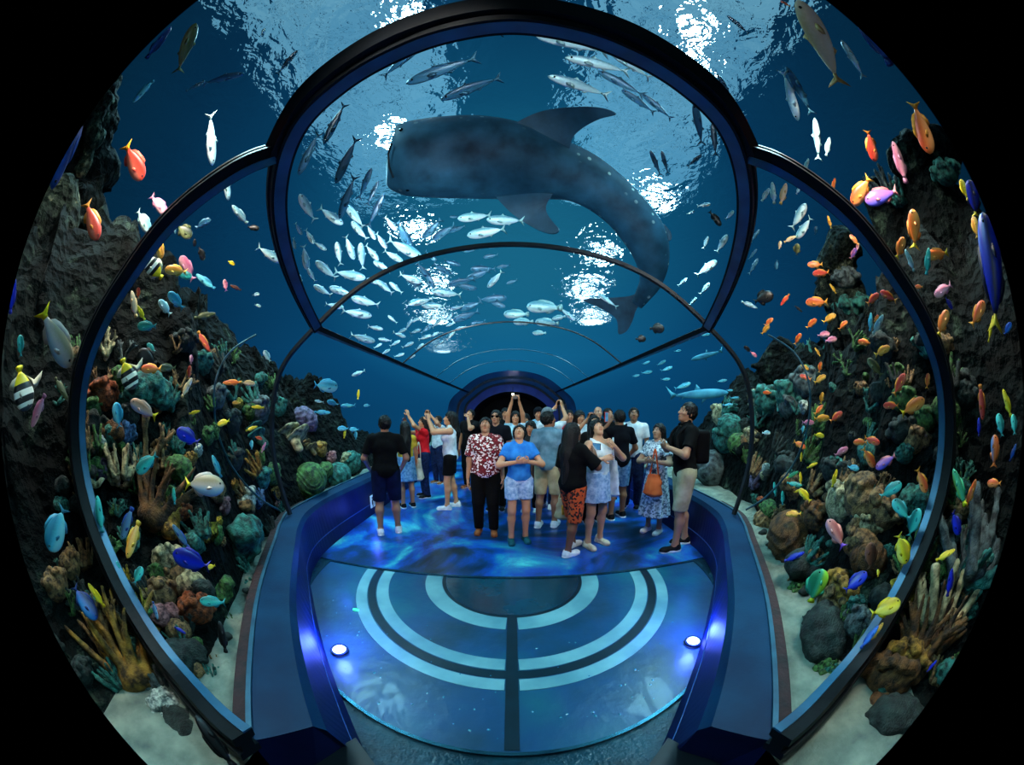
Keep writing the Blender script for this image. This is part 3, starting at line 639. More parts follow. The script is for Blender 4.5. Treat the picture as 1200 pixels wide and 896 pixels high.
dt = nd(nt, 'ShaderNodeVectorMath', operation='DOT_PRODUCT'); dt.inputs[1].default_value = Vector((0, .80, .60)).normalized(); L(nv.outputs[0], dt.inputs[0])
cr = nd(nt, 'ShaderNodeValToRGB'); wramp(cr.color_ramp.elements); L(dt.outputs['Value'], cr.inputs[0])
em = nd(nt, 'ShaderNodeEmission'); L(cr.outputs[0], em.inputs[0]); BEDM = m  # far bed glows in the water colour, a baked depth haze
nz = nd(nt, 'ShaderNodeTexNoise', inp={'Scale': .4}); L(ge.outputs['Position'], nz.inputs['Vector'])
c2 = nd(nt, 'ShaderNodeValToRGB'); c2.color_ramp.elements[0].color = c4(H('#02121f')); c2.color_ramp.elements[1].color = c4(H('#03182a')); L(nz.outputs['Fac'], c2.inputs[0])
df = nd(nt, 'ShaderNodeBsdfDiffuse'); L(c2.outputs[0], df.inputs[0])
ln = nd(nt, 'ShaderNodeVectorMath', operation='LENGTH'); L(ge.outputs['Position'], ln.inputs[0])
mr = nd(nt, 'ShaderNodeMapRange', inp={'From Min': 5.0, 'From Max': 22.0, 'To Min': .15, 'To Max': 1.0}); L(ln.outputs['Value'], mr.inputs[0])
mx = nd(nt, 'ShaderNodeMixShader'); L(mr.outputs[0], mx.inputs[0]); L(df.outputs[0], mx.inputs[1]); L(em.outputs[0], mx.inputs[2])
o = nd(nt, 'ShaderNodeOutputMaterial'); L(mx.outputs[0], o.inputs[0])
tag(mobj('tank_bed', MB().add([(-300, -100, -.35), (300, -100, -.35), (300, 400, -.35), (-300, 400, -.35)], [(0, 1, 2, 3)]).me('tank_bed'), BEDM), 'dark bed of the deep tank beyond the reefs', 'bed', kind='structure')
def onreef(px, py, dmax=9):
    d = ray(px, py); s = -1 if d.x < 0 else 1
    h = REEFBVH[s].ray_cast(Vector((0, 0, EYE)), d, dmax)
    return (h[0], h[1], h[3]) if h[0] is not None else (None, None, None)
OCC = [REEFBVH[-1], REEFBVH[1]]
# rock masses: chains of blobs given by where they stand (pixel of the survey, distance, radius in metres)
def rock(chain, mat, lab, h=.045, amp=.12, fr=2.6, k=.12, name='reef_rock', grp=None, ridge=.06):
    S = SDF(k)
    P = [(pt(px, py, d), r) for px, py, d, r in chain]
    for i, (p, r) in enumerate(P):
        S.ell(p, (r, r, r * 1.0))
        if i: S.cone(P[i - 1][0], p, P[i - 1][1] * .85, r * .85)
    c = P[0][0]
    V, F = S.mesh(h, noise=lambda Q: amp * fbm(Q, fr, 3) - ridge * np.abs(vnoise(Q, fr * 3.2)))
    V = V - np.array(c)
    OCC.append(BVHTree.FromPolygons([Vector(v) for v in (V + np.array(c)).tolist()], F.tolist()))
    o = mobj(name, mesh(name, V, F), mat); o.location = c
    return tag(o, lab, 'rock', grp)
R1 = [
 ([(118, 95, 4.6, .22), (108, 150, 4.4, .30), (96, 205, 4.2, .34), (84, 255, 3.9, .34), (78, 300, 3.7, .25)], ROCK, 'tall dark rock pinnacle at the far left above the side rib', .12),
 ([(66, 240, 3.5, .20), (62, 268, 3.4, .24), (70, 292, 3.4, .14)], ROCK2, 'pale crusted knob on the far left pinnacle', .10),
 ([(112, 125, 4.2, .05), (122, 118, 4.2, .05), (110, 165, 4.0, .07), (96, 200, 3.9, .07), (90, 235, 3.9, .08)], ROCK2, 'thin pale crust ridge down the far left pinnacle', .07),
 ([(96, 262, 3.5, .05), (106, 285, 3.5, .07), (116, 302, 3.5, .07), (124, 322, 3.5, .05)], ROCK2, 'knobbly pale ledge under the red fish at the far left', .07),
 ([(55, 340, 4.0, .4), (70, 400, 4.0, .5), (60, 470, 3.8, .45), (50, 540, 3.6, .4)], ROCK, 'dark rock wall behind the yellow tailed fish at the far left', .14),
 ([(60, 505, 3.2, .14), (40, 500, 3.2, .15), (65, 540, 3.1, .14)], ROCK2, 'pale ragged rock shelf at the far left edge', .10),
 ([(60, 640, 3.4, .45), (90, 700, 3.0, .4), (110, 760, 2.6, .3)], ROCK, 'dark rock under the pale blue tang at the far left', .12),
 ([(140, 300, 4.4, .28), (150, 350, 4.3, .35), (170, 390, 4.4, .35)], ROCK, 'dark rock rising just inside the left side rib', .12),
 ([(215, 445, 4.6, .30), (200, 480, 4.4, .34), (190, 520, 4.1, .30)], ROCK, 'dark boulder in the middle of the left reef', .12),
 ([(240, 385, 5.5, .20), (262, 420, 5.4, .32), (285, 450, 5.4, .36)], ROCK, 'dim blue boulder on the left reef top', .12),
 ([(1094, 170, 4.4, .22), (1088, 215, 4.3, .32), (1100, 270, 4.2, .4), (1120, 330, 4.1, .4), (1130, 390, 4.0, .45)], ROCK, 'tall dark rock pinnacle at the far right above the side rib', .12),
 ([(1068, 172, 4.1, .10), (1062, 190, 4.1, .14), (1090, 165, 4.0, .08)], ROCK, 'small dark knobs on the crest of the far right pinnacle', .08),
 ([(1030, 235, 4.4, .15), (1045, 250, 4.4, .2), (1050, 280, 4.4, .22)], ROCK, 'dark knobbly rock behind the purple fish at right', .10),
 ([(1140, 450, 3.6, .4), (1150, 520, 3.5, .4), (1140, 600, 3.3, .4), (1120, 690, 3.0, .4)], ROCK, 'dark rock wall at the far right edge', .14),
 ([(990, 285, 5.0, .18), (984, 320, 5.0, .2), (988, 350, 4.9, .26), (985, 390, 4.8, .26), (990, 440, 4.7, .3)], ROCK2, 'upright knobbly rock pillar inside the right side rib', .12),
 ([(1085, 418, 3.8, .12), (1060, 428, 3.8, .11), (1030, 438, 3.8, .10), (1000, 450, 3.9, .10), (975, 462, 4.0, .08)], ROCK2, 'pale rock ledge slanting across the right reef', .08),
 ([(1070, 392, 4.0, .12), (1055, 408, 3.9, .09), (1078, 405, 3.9, .12)], ROCK2, 'lumpy rock on top of the pale slanting ledge', .08),
 ([(1120, 400, 3.6, .10), (1110, 415, 3.6, .14), (1135, 395, 3.6, .12)], ROCK2, 'pale rock shelf just outside the right side rib', .10),
 ([(915, 410, 5.2, .10), (905, 432, 5.2, .2), (925, 440, 5.2, .24), (950, 430, 5.1, .25)], ROCK, 'dark rock crest in the middle of the right reef', .10),
 ([(1010, 520, 4.6, .5), (1040, 590, 4.2, .45)], ROCK, 'dark hollow rock in the lower right reef', .14),
 ([(890, 480, 5.6, .22), (905, 510, 5.4, .3), (885, 540, 5.0, .25)], ROCK, 'teal lit boulder beside the right thin rib', .12),
]
for ch, mt, lab, am in R1: rock(ch, mt, lab, amp=am)

# ------------------------------------------------------------------ corals: a few forms, many colours
def base_coral(kind, seed):
    rnd = random.Random(seed); S = SDF(.05)
    if kind == 'cauliflower_coral':
        S.ell((0, 0, .25), (.38, .38, .28), k=.02)
        for i in range(60):
            a = rnd.uniform(0, 2 * PI); e = math.asin(rnd.uniform(.05, 1)); r = .42 + rnd.uniform(-.03, .06)
            S.ell((r * math.cos(a) * math.cos(e), r * math.sin(a) * math.cos(e), .22 + r * .8 * math.sin(e)), (rnd.uniform(.07, .11),) * 3, k=.025)
        return sdfmesh(kind, S, .03, noise=lambda P: .02 * vnoise(P, 14))
    if kind == 'brain_coral':
        S.ell((0, 0, .12), (.5, .46, .40))
        return sdfmesh(kind, S, .022, noise=lambda P: .035 * np.abs(np.sin(9 * vnoise(P, 2.6) + 7 * P[..., 0])))
    if kind == 'table_coral':
        S.cone((0, 0, -.1), (.02, 0, .2), .10, .08)
        for q in range(rnd.choice((2, 3))):
            z = .16 + q * .15; cx, cy = rnd.uniform(-.16, .16), rnd.uniform(-.12, .12); r = rnd.uniform(.34, .5) * (1 - .2 * q)
            S.ell((cx, cy, z), (r, r * .9, .045), k=.04); S.cone((0, 0, z - .15), (cx, cy, z), .07, .07)
        return sdfmesh(kind, S, .025, noise=lambda P: .03 * vnoise(P, 7))
    if kind == 'finger_coral':
        for i in range(26):
            a = rnd.uniform(0, 2 * PI); r = .36 * math.sqrt(rnd.random()); x, y = r * math.cos(a), r * math.sin(a); l = rnd.uniform(.3, .62) * (1.1 - r)
            q = rnd.uniform(.035, .055); S.cone((x * .6, y * .6, -.1), (x * 1.45 + rnd.uniform(-.04, .04), y * 1.45, l), q * 1.1, q * .8, k=.03)
        return sdfmesh(kind, S, .024, noise=lambda P: .012 * vnoise(P, 16))
    if kind == 'staghorn_coral':
        def br(p, d, r, l, n):
            q = p + d * l; S.cone(p, q, r, r * .72, k=.02)
            if n == 0: return
            for _ in range(rnd.choice((2, 3))):
                e = Vector((rnd.uniform(-1, 1), rnd.uniform(-1, 1), rnd.uniform(-.1, .9))).normalized()
                br(q, (d + e * .9).normalized(), r * .76, l * .78, n - 1)
        for _ in range(6):
            a = rnd.uniform(0, 2 * PI); br(Vector((.06 * math.cos(a), .06 * math.sin(a), -.05)), Vector((.7 * math.cos(a), .7 * math.sin(a), .7)).normalized(), .05, .24, 2)
        return sdfmesh(kind, S, .022)
    if kind == 'leather_coral':
        for i in range(46):
            a = rnd.uniform(0, 2 * PI); r = .3 * math.sqrt(rnd.random()); x, y = r * math.cos(a), r * math.sin(a); p = Vector((x * .4, y * .4, 0)); l = rnd.uniform(.5, .8)
            q = Vector((x * 2.0, y * 2.0, l * (1 - .9 * r))); m = (p + q) * .5 + Vector((rnd.uniform(-.06, .06), rnd.uniform(-.06, .06), .07))
            S.cone(p, m, .035, .03, k=.015); S.cone(m, q, .03, .018, k=.01)
        S.ell((0, 0, .02), (.2, .2, .14)); return sdfmesh(kind, S, .02)
    if kind == 'lettuce_coral':
        V = []; F = []
        for q in range(7):
            a0 = rnd.uniform(0, 2 * PI); r0 = .10 + .05 * q; n0 = len(V); n = 26; span = rnd.uniform(1.6, 3.4); hh = rnd.uniform(.25, .42)
            for i in range(n):
                a = a0 + span * i / (n - 1)
                for k in range(5):
                    z = hh * k / 4 * (.75 + .25 * math.sin(5 * a + q)); r = r0 + .22 * (k / 4) ** 1.5 + .05 * math.sin(9 * a + q) * k / 4
                    V.append((r * math.cos(a), r * math.sin(a), z - .04))
            for i in range(n - 1):
                for k in range(4): F.append((n0 + i * 5 + k, n0 + (i + 1) * 5 + k, n0 + (i + 1) * 5 + k + 1, n0 + i * 5 + k + 1))
        return mesh(kind, V, F)
    if kind == 'boulder_coral':
        for i in range(7): S.ell((rnd.uniform(-.25, .25), rnd.uniform(-.25, .25), rnd.uniform(.02, .22)), (rnd.uniform(.16, .3),) * 3, k=.08)
        return sdfmesh(kind, S, .03, noise=lambda P: .05 * fbm(P, 5, 3) - .03 * np.abs(vnoise(P, 15)))
    if kind == 'tube_sponge':
        for i in range(6):
            a = rnd.uniform(0, 2 * PI); r = .2; p = Vector((r * .5 * math.cos(a), r * .5 * math.sin(a), -.05)); q = p + Vector((.25 * math.cos(a), .25 * math.sin(a), rnd.uniform(.4, .75)))
            S.cone(p, q, .07, .085, k=.03); S.ell(q + (q - p) * .05, (.05, .05, .12), sub=True, k=.01)
        return sdfmesh(kind, S, .022)
CORALM = {}
def coral_mesh(kind, v):
    if (kind, v) not in CORALM: CORALM[(kind, v)] = base_coral(kind, v * 31 + len(kind))
    return CORALM[(kind, v)]
CC = {'cream': ('#3a3a28', '#b8ae84'), 'tan': ('#2c2114', '#94744a'), 'brown': ('#1c120a', '#6b4620'), 'gold': ('#2e1e08', '#a47a2c'), 'rust': ('#2c0f06', '#9a4a20'), 'teal': ('#06211f', '#2f7c70'), 'green': ('#0c200e', '#4c7a3c'),
      'white': ('#4a5a5a', '#c4d0c4'), 'pink': ('#3e2024', '#b87a78'), 'grey': ('#151c20', '#5a6a6a'), 'mauve': ('#1e1a2c', '#6e6484'), 'yellow': ('#3a340a', '#c0a832'), 'blue': ('#0c1c34', '#5a86b4'), 'dark': ('#070d0e', '#243430')}
def cmat(c): return pm('coral_' + c, CC[c][0], CC[c][1], scale=9, rough=.8, bump=.6, bscale=40, lo=.36, hi=.66)
KN = {'ca': 'cauliflower_coral', 'br': 'brain_coral', 'ta': 'table_coral', 'fi': 'finger_coral', 'st': 'staghorn_coral', 'le': 'leather_coral', 'lt': 'lettuce_coral', 'bo': 'boulder_coral', 'tu': 'tube_sponge'}
CN = 0
def coral(kind, col, px, py, size_px, lab, d=None, var=None, tilt=.45, grp=None, squash=1):
    """stands on the reef where the survey ray meets it (or at distance d)"""
    global CN; CN += 1
    rnd = random.Random(CN)
    if d is None:
        p, nrm, dist = onreef(px, py)
        if p is None:
            q_ = pt(px, py, 5.5); nrm = Vector((0, 0, 1)); dist = 5.5; h_ = REEFBVH[-1 if q_.x < 0 else 1].ray_cast(q_ + Vector((0, 0, 3)), Vector((0, 0, -1)), 9)
            p = h_[0] if h_[0] is not None else Vector((q_.x, q_.y, .5))
    else:
        p = pt(px, py, d); nrm = Vector((0, 0, 1)); dist = d
    sz = size_px / 382 * dist
    up = (Vector((0, 0, 1)) * (1 - tilt) + nrm * tilt).normalized()
    k = KN[kind]; me = coral_mesh(k, var if var is not None else CN % 3)
    o = mobj(k, me, cmat(col)); o.location = p - up * sz * .22
    o.rotation_mode = 'QUATERNION'; o.rotation_quaternion = up.to_track_quat('Z', 'Y') @ Quaternion((0, 0, 1), rnd.uniform(0, 6.28))
    o.scale = (sz, sz, sz * squash)
    return tag(o, lab, 'sponge' if kind == 'tu' else 'coral', grp)
CORALS = """
st cream 118 408 40 cream branching coral on the ledge left of the striped bannerfish
st grey 150 418 34 grey branching coral above the striped bannerfish
ca rust 120 468 36 rust orange coral just inside the left side rib
bo brown 122 500 44 brown lumpy coral under the rust orange one by the left side rib
ca white 118 520 26 small white coral beside the cyan tang at left
ca blue 145 512 30 pale blue white coral below the cyan tang at left
st gold 150 492 20 small gold branching coral right of the cyan tang
st tan 176 522 62 large tan lattice coral in the middle of the left reef
bo teal 176 452 46 pale crusted plate coral under the orange red fish
st cream 110 548 50 big cream branching coral against the left side rib
fi cream 140 545 46 cream knobbly coral left of the green parrotfish
ca mauve 122 552 24 mauve tinted coral within the cream thicket at left
br green 210 548 34 green brain coral under the bright blue fish
ca gold 223 540 18 small gold coral beside the green brain coral
ca white 232 530 16 small white coral right of the green brain coral
le brown 185 590 78 large brown finger leather coral on the left reef
le gold 198 612 48 smaller golden leather coral under the large brown one
ca rust 212 602 26 rusty coral right of the brown leather coral
fi teal 232 618 34 teal finger coral above the sand at left
lt yellow 240 624 32 yellow fan shaped coral near the left sand edge
ca pink 262 596 24 pink cauliflower coral near the left thin hoop
ca yellow 257 612 12 tiny yellow coral under the pink cauliflower coral
ca gold 274 570 14 small gold knob coral above the white cluster at left
ca white 288 590 34 white and teal coral cluster by the left hoop
fi blue 300 585 22 pale blue coral on the right of the white cluster at left
bo teal 276 624 60 broad teal boulder coral next to the left sand
ca cream 200 660 38 cream crusted coral left of the deep blue tang
br cream 222 682 36 pale brain coral beneath the deep blue tang
ca tan 190 700 40 tan cauliflower coral low on the left reef
bo pink 195 715 34 pinkish lump coral low on the left reef
ca rust 232 718 42 rust brown knob coral by the teal fish near the left sand
br tan 208 735 28 tan coral at the bottom of the left reef
bo dark 212 765 60 dark overgrown boulder at the foot of the left reef
bo dark 238 690 40 dark round boulder overhanging the left sand
fi yellow 158 705 34 yellow green finger coral inside the lower left rib
fi yellow 145 680 26 small yellow finger coral inside the lower left rib
fi gold 168 728 26 gold finger coral at the lower left rib
st green 130 645 36 dim green branching coral by the left side rib
ca teal 235 430 30 teal coral on the far rocks at left
ca grey 252 470 32 grey cauliflower coral on the left reef crest
br yellow 277 472 14 small yellow dome coral on the left reef crest
st teal 268 460 34 pale teal staghorn on the left reef crest
ca grey 302 486 38 grey speckled coral on the crest by the left thin rib
ta teal 300 508 40 teal plate coral under the grey speckled coral
br mauve 357 492 34 mauve round coral on top of the left far reef
ta cream 340 512 44 cream plate coral left of the mauve round coral
ca teal 325 480 26 teal coral on the left far crest by the thin rib
ta tan 362 524 26 tan plate coral below the mauve round coral
ca gold 375 530 22 gold coral on the left far slope
ca pink 388 538 18 pinkish coral on the left far slope
br green 378 550 22 green dome coral on the left far slope
br teal 392 555 34 teal dome coral by the sand of the left far reef
br green 358 560 44 large dim green boulder coral at the left far sand
ca teal 412 546 30 teal coral beside the dark shirted man
ca cream 405 540 18 cream coral behind the dark shirted man
fi gold 292 545 34 gold finger coral behind the left hoop
ca green 318 560 30 green coral low by the left thin rib
ca gold 323 580 18 gold coral at the foot of the left thin rib
ca pink 325 592 12 pink knob at the foot of the left thin rib
ca teal 306 565 30 teal coral left of the foot of the thin rib
st cream 70 470 36 cream branching coral at the far left edge
fi cream 65 520 60 tall cream coral at the far left edge, outside the rib
ca tan 30 500 40 tan coral at the very left edge
le gold 150 770 95 big golden leather coral outside the lower left rib
le tan 125 745 60 tan leather coral above the big golden one outside the rib
fi grey 185 800 46 grey finger coral right of the big golden leather coral
ca white 195 830 36 whitish coral low outside the left rib
bo dark 205 860 70 dark rock coral at the bottom outside the left rib
ca blue 165 795 22 pale blue coral among the golden leather coral
ca grey 945 455 40 grey coral on the right reef crest
ca teal 925 470 44 teal knob coral on the right reef crest
br rust 900 460 13 small orange dome coral on the right reef
ca cream 890 470 26 cream coral left of the small orange dome on the right
ca teal 900 475 40 teal cauliflower coral under the small orange dome
ca grey 925 480 34 grey brown coral in the middle of the right reef
ca white 943 480 18 white coral pair in the right reef
ca white 888 487 9 tiny white coral near the right thin rib
br white 900 548 13 white flat coral low by the right thin rib
lt green 882 535 30 green leaf coral beside the right thin rib
tu mauve 888 562 30 mauve tube sponge leaning by the right thin rib
br cream 897 556 12 little cream dome beside the mauve tube sponge
st teal 855 480 30 teal branching coral on the right far crest
ca cream 845 490 30 cream coral on the right far crest
br teal 860 500 34 teal dome coral on the right far slope
br grey 838 545 44 large grey green boulder coral behind the polo shirted man
ca teal 850 520 36 teal coral right of the polo shirted man
br green 870 520 30 green dome coral by the right thin rib
ca cream 880 515 24 cream coral cluster by the right thin rib
ca rust 893 592 18 rusty knob coral at the right sand edge
br tan 900 610 30 tan boulder coral at the right sand edge
br green 905 595 24 green mottled coral at the right sand edge
ca cream 985 595 52 cream speckled coral in the lower right reef
ca tan 1010 592 56 tan speckled coral right of the cream one in the lower right reef
ca tan 1032 605 44 tan ridge coral running down the lower right reef
ca cream 1015 620 34 cream coral at the lower end of the tan ridge
br brown 935 625 62 dark brown speckled boulder near the right sand
ca brown 955 610 40 brown coral behind the dark speckled boulder
fi teal 960 648 40 teal green finger coral under the pink fish at right
bo rust 925 645 30 rusty rock at the right sand edge
bo dark 950 655 60 dark rock overhanging the right sand
br brown 1020 650 40 brown round coral in the lower right hollow
ca gold 985 695 44 gold speckled coral right of the yellow rimmed fish
ca tan 975 710 50 tan knob coral low on the right reef
ca teal 1003 712 24 teal coral low on the right reef
bo dark 975 735 70 dark overgrown boulder at the foot of the right reef
ca grey 1005 735 40 grey flecked coral at the foot of the right reef
fi green 1070 650 50 green finger coral against the right side rib
fi yellow 1060 690 40 yellow green finger coral against the right side rib
st cream 1050 380 30 cream twisted coral on the slanting ledge at right
st teal 1100 380 34 teal branching coral just outside the right side rib
st teal 1120 360 44 dim teal branching coral on the far right pinnacle
ca pink 1118 408 18 pink coral on the shelf outside the right side rib
ca grey 992 330 30 grey knob coral near the top of the rock pillar
ca teal 1000 365 40 pale teal knob coral on the side of the rock pillar
fi grey 1035 215 36 grey finger coral on the rock behind the purple fish
fi teal 1050 225 30 teal finger coral right of the purple fish
ca teal 1110 205 30 dim teal coral high on the far right pinnacle
fi grey 1130 640 90 tall grey finger coral outside the lower right rib
fi cream 1105 700 80 cream finger coral outside the lower right rib
le brown 1080 760 80 brown leather coral outside the lower right rib
st tan 1095 740 60 tan branching coral outside the lower right rib
fi teal 1150 660 60 teal finger coral at the far right edge
ca brown 1040 800 60 brown coral at the bottom outside the right rib
bo brown 1020 830 60 brown boulder coral at the bottom outside the right rib
ca gold 1060 780 50 gold coral at the bottom outside the right rib
bo dark 1060 840 70 dark boulder at the bottom right edge of the reef
"""
DSET = {'66 470': None}
for ln in CORALS.strip().split('\n'):
    q = ln.split(' ', 5); px, py, sp = int(q[2]), int(q[3]), float(q[4]); d = None
    lab = q[5]
    if 'pillar' in lab: d = 4.72
    elif 'slanting ledge' in lab: d = 3.85
    elif 'behind the purple' in lab or 'right of the purple' in lab: d = 4.2
    elif 'far right pinnacle' in lab: d = 3.75
    elif 'shelf outside' in lab or 'just outside the right side' in lab: d = 3.5
    elif px < 75 and py < 560: d = 3.1
    coral(q[0], q[1], px, py, sp * 1.15, lab, d)
# plain filler growth on the slopes (things nothing tells apart share one label and group)
FILL = [('dark', 'small dark coral knob on the left reef slope'), ('teal', 'small teal coral tuft on the left reef slope'), ('tan', 'small tan coral nub on the left reef slope'), ('green', 'small green coral tuft on the left reef slope')]
rr = random.Random(5)
for s in (-1, 1):
    for c, lab in FILL:
        for i in range(40):
            px = rr.uniform(60, 330); py = rr.uniform(400, 800)
            p, nrm, dist = onreef(600 + (600 - px) * s, py)
            if p is None or dist > 7: continue
            o = coral(rr.choice(('ca', 'bo', 'fi', 'st')), c, 600 + (600 - px) * s, py, rr.uniform(14, 40), lab.replace('left', 'left' if s < 0 else 'right'), None, grp='%s coral growth on the %s reef' % (c, 'left' if s < 0 else 'right'))
# pebbles on the sand
PEB = pm('pebble', '#0a1212', '#1e2a28', scale=12, rough=.8, bump=.3)
def pebble(px, py, r, lab):
    S = SDF(.02); S.ell((0, 0, 0), (r, r * .75, r * .6)); S.ell((r * .5, r * .2, r * .1), (r * .6, r * .5, r * .5))
    o = mobj('stone', sdfmesh('stone', S, r * .16, noise=lambda P: r * .12 * vnoise(P, 2.2 / r)), PEB); o.location = atz(px, py, .5); tag(o, lab, 'stone')
for px, py, r, lab in ((894, 624, .05, 'dark stone on the sand at right, nearest the thin rib'), (900, 638, .025, 'small dark stone on the right sand below a larger one'), (943, 692, .05, 'dark stone on the sand left of the yellow rimmed fish'), (288, 692, .03, 'small dark stone on the left sand by the ledge'), (265, 745, .035, 'dark stone on the left sand by the reef foot')):
    pebble(px, py, r, lab)
# ------------------------------------------------------------------ fish
# form: depth up / down, where deepest, width ratio, tail span, tail fork, fin heights
FORM = {'mackerel': dict(u=.085, d=.085, b=.62, w=.62, ts=.11, fk=.07, df=.045, pe=.016),
        'scad': dict(u=.125, d=.135, b=.58, w=.50, ts=.14, fk=.075, df=.05, pe=.02),
        'anthias': dict(u=.175, d=.165, b=.52, w=.45, ts=.16, fk=.10, df=.075, pe=.042),
        'wrasse': dict(u=.095, d=.10, b=.55, w=.52, ts=.085, fk=.0, df=.05, pe=.045),
        'tang': dict(u=.235, d=.235, b=.55, w=.34, ts=.17, fk=.06, df=.075, pe=.03),
        'butterflyfish': dict(u=.31, d=.29, b=.58, w=.28, ts=.13, fk=.0, df=.10, pe=.045),
        'damselfish': dict(u=.20, d=.19, b=.52, w=.42, ts=.13, fk=.06, df=.07, pe=.045),
        'triggerfish': dict(u=.25, d=.24, b=.60, w=.38, ts=.14, fk=.02, df=.12, pe=.045),
        'grouper': dict(u=.16, d=.15, b=.50, w=.55, ts=.12, fk=.0, df=.06, pe=.05)}
FORM['bannerfish'] = dict(FORM['butterflyfish'], df=.16)
def prof(f, t):
    h = np.power(t, .55) * np.power(1 - t, .9 + .25 * (f['b'] < .55)); h = h / h.max() if hasattr(h, 'max') else h
    return h
def fish_body(f, ns=18, nr=12):
    t = np.linspace(0.004, 1, ns) ** 1.15; x = .5 - t * .86; h = prof(f, t); V = []; F = []
    for i in range(ns):
        up = f['u'] * h[i] * (1 - .0) + f['pe'] * t[i]; dn = f['d'] * h[i] + f['pe'] * t[i]; w = f['w'] * (f['u'] + f['d']) / 2 * h[i] ** .8 * (1 - .35 * t[i]) + f['pe'] * .35 * t[i]
        for k in range(nr):
            a = 2 * PI * k / nr; c, s = math.cos(a), math.sin(a)
            V.append((x[i], w * c * (abs(c) ** .0), (up if s > 0 else dn) * s))
    for i in range(ns - 1):
        for k in range(nr): F.append((i * nr + k, (i + 1) * nr + k, (i + 1) * nr + (k + 1) % nr, i * nr + (k + 1) % nr))
    F.append(tuple(range(nr))); F.append(tuple((ns - 1) * nr + k for k in range(nr - 1, -1, -1)))
    return V, F
def sheet(P, th=.004):
    """thin two sided fin from an outline in the x-z plane"""
    n = len(P); c = (sum(p[0] for p in P) / n, sum(p[1] for p in P) / n)
    V = [(p[0], 0, p[1]) for p in P] + [(c[0], th, c[1]), (c[0], -th, c[1])]; F = []
    for i in range(n): F += [(i, (i + 1) % n, n), ((i + 1) % n, i, n + 1)]
    return V, F
def hat(f, t): 
    tt = np.linspace(0.004, 1, 60); h = prof(f, tt); return float(np.interp(t, tt, h))
def fish_parts(kind):
    f = FORM[kind]; P = {}
    P['body'] = fish_body(f)
    s, k = f['ts'], f['fk']
    if k > 0: tail = [(-.345, f['pe']), (-.40, f['pe'] * 1.3), (-.47, s * .75), (-.52, s * 1.05), (-.49, s * .55), (-.455 + (.07 - k) * .3, 0), (-.49, -s * .55), (-.52, -s * 1.05), (-.47, -s * .75), (-.40, -f['pe'] * 1.3), (-.345, -f['pe'])]
    else: tail = [(-.345, f['pe']), (-.42, s * .8), (-.485, s * .9), (-.505, s * .5), (-.51, 0), (-.505, -s * .5), (-.485, -s * .9), (-.42, -s * .8), (-.345, -f['pe'])]
    P['tail_fin'] = sheet(tail)
    def topz(x): t = (.5 - x) / .86; return f['u'] * hat(f, t) + f['pe'] * t
    def botz(x): t = (.5 - x) / .86; return -(f['d'] * hat(f, t) + f['pe'] * t)
    if kind in ('mackerel', 'scad'):
        P['dorsal_fin'] = sheet([(.12, topz(.12) - .005), (.07, topz(.07) + f['df']), (.03, topz(.03) + .012), (-.05, topz(-.05) + .004), (-.05, topz(-.05) - .01), (.05, topz(.05) - .012)])
        P['anal_fin'] = sheet([(-.06, botz(-.06) + .005), (-.11, botz(-.11) - f['df'] * .8), (-.16, botz(-.16) - .006), (-.16, botz(-.16) + .01)])
    else:
        xs = [.22, .14, .05, -.05, -.15, -.25, -.30]; hs = [0, .75, .9, .95, 1.1, .8, 0]
        P['dorsal_fin'] = sheet([(x, topz(x) + f['df'] * h - .004) for x, h in zip(xs, hs)] + [(x, topz(x) - .02) for x in xs[::-1]])
        if kind == 'bannerfish': P['dorsal_fin'] = sheet([(.12, topz(.12)), (.06, topz(.06) + .16), (-.06, topz(-.06) + .34), (-.22, topz(-.2) + .50), (-.02, topz(-.02) + .16), (-.2, topz(-.2) + .05), (-.28, topz(-.28)), (-.1, topz(-.1) - .02)])
        xs = [-.02, -.08, -.16, -.25, -.29]; hs = [0, 1.0, 1.1, .8, 0]
        P['anal_fin'] = sheet([(x, botz(x) - f['df'] * h + .004) for x, h in zip(xs, hs)] + [(x, botz(x) + .02) for x in xs[::-1]])
    w = f['w'] * (f['u'] + f['d']) / 2
    V, F = sheet([(.17, .0), (.10, .03), (.03, -.01), (.02, -.05), (.08, -.055), (.15, -.03)], .003); z0 = -f['d'] * .25
    for sgn in (1, -1): P.setdefault('pectoral_fin', []).append(([(v[0] + .04, sgn * (w * .92 + (.21 - v[0] - .04) * .35 + v[1]), v[2] + z0) for v in V], F))
    bm = bmesh.new(); bmesh.ops.create_uvsphere(bm, u_segments=8, v_segments=6, radius=1)
    sv = [v.co.copy() for v in bm.verts]; sf = [[v.index for v in q.verts] for q in bm.faces]; bm.free()
    r = min(.026, .012 + f['u'] * .07); ex = .40; t = (.5 - ex) / .86; ey = w * hat(f, t) ** .8 * .86; ez = f['u'] * hat(f, t) * .30
    P['eye'] = [([(v.x * r + ex, sgn * (v.y * r * .6 + ey), v.z * r + ez) for v in sv], sf) for sgn in (1, -1)]
    return P
FPARTS = {}; FSIMPLE = {}
def fparts(kind):
    if kind not in FPARTS:
        P = fish_parts(kind); out = []
        for k, v in P.items():
            for (V, F) in (v if isinstance(v, list) else [v]): out.append((k, mesh(kind + '_' + k, V, F)))
        FPARTS[kind] = out
    return FPARTS[kind]
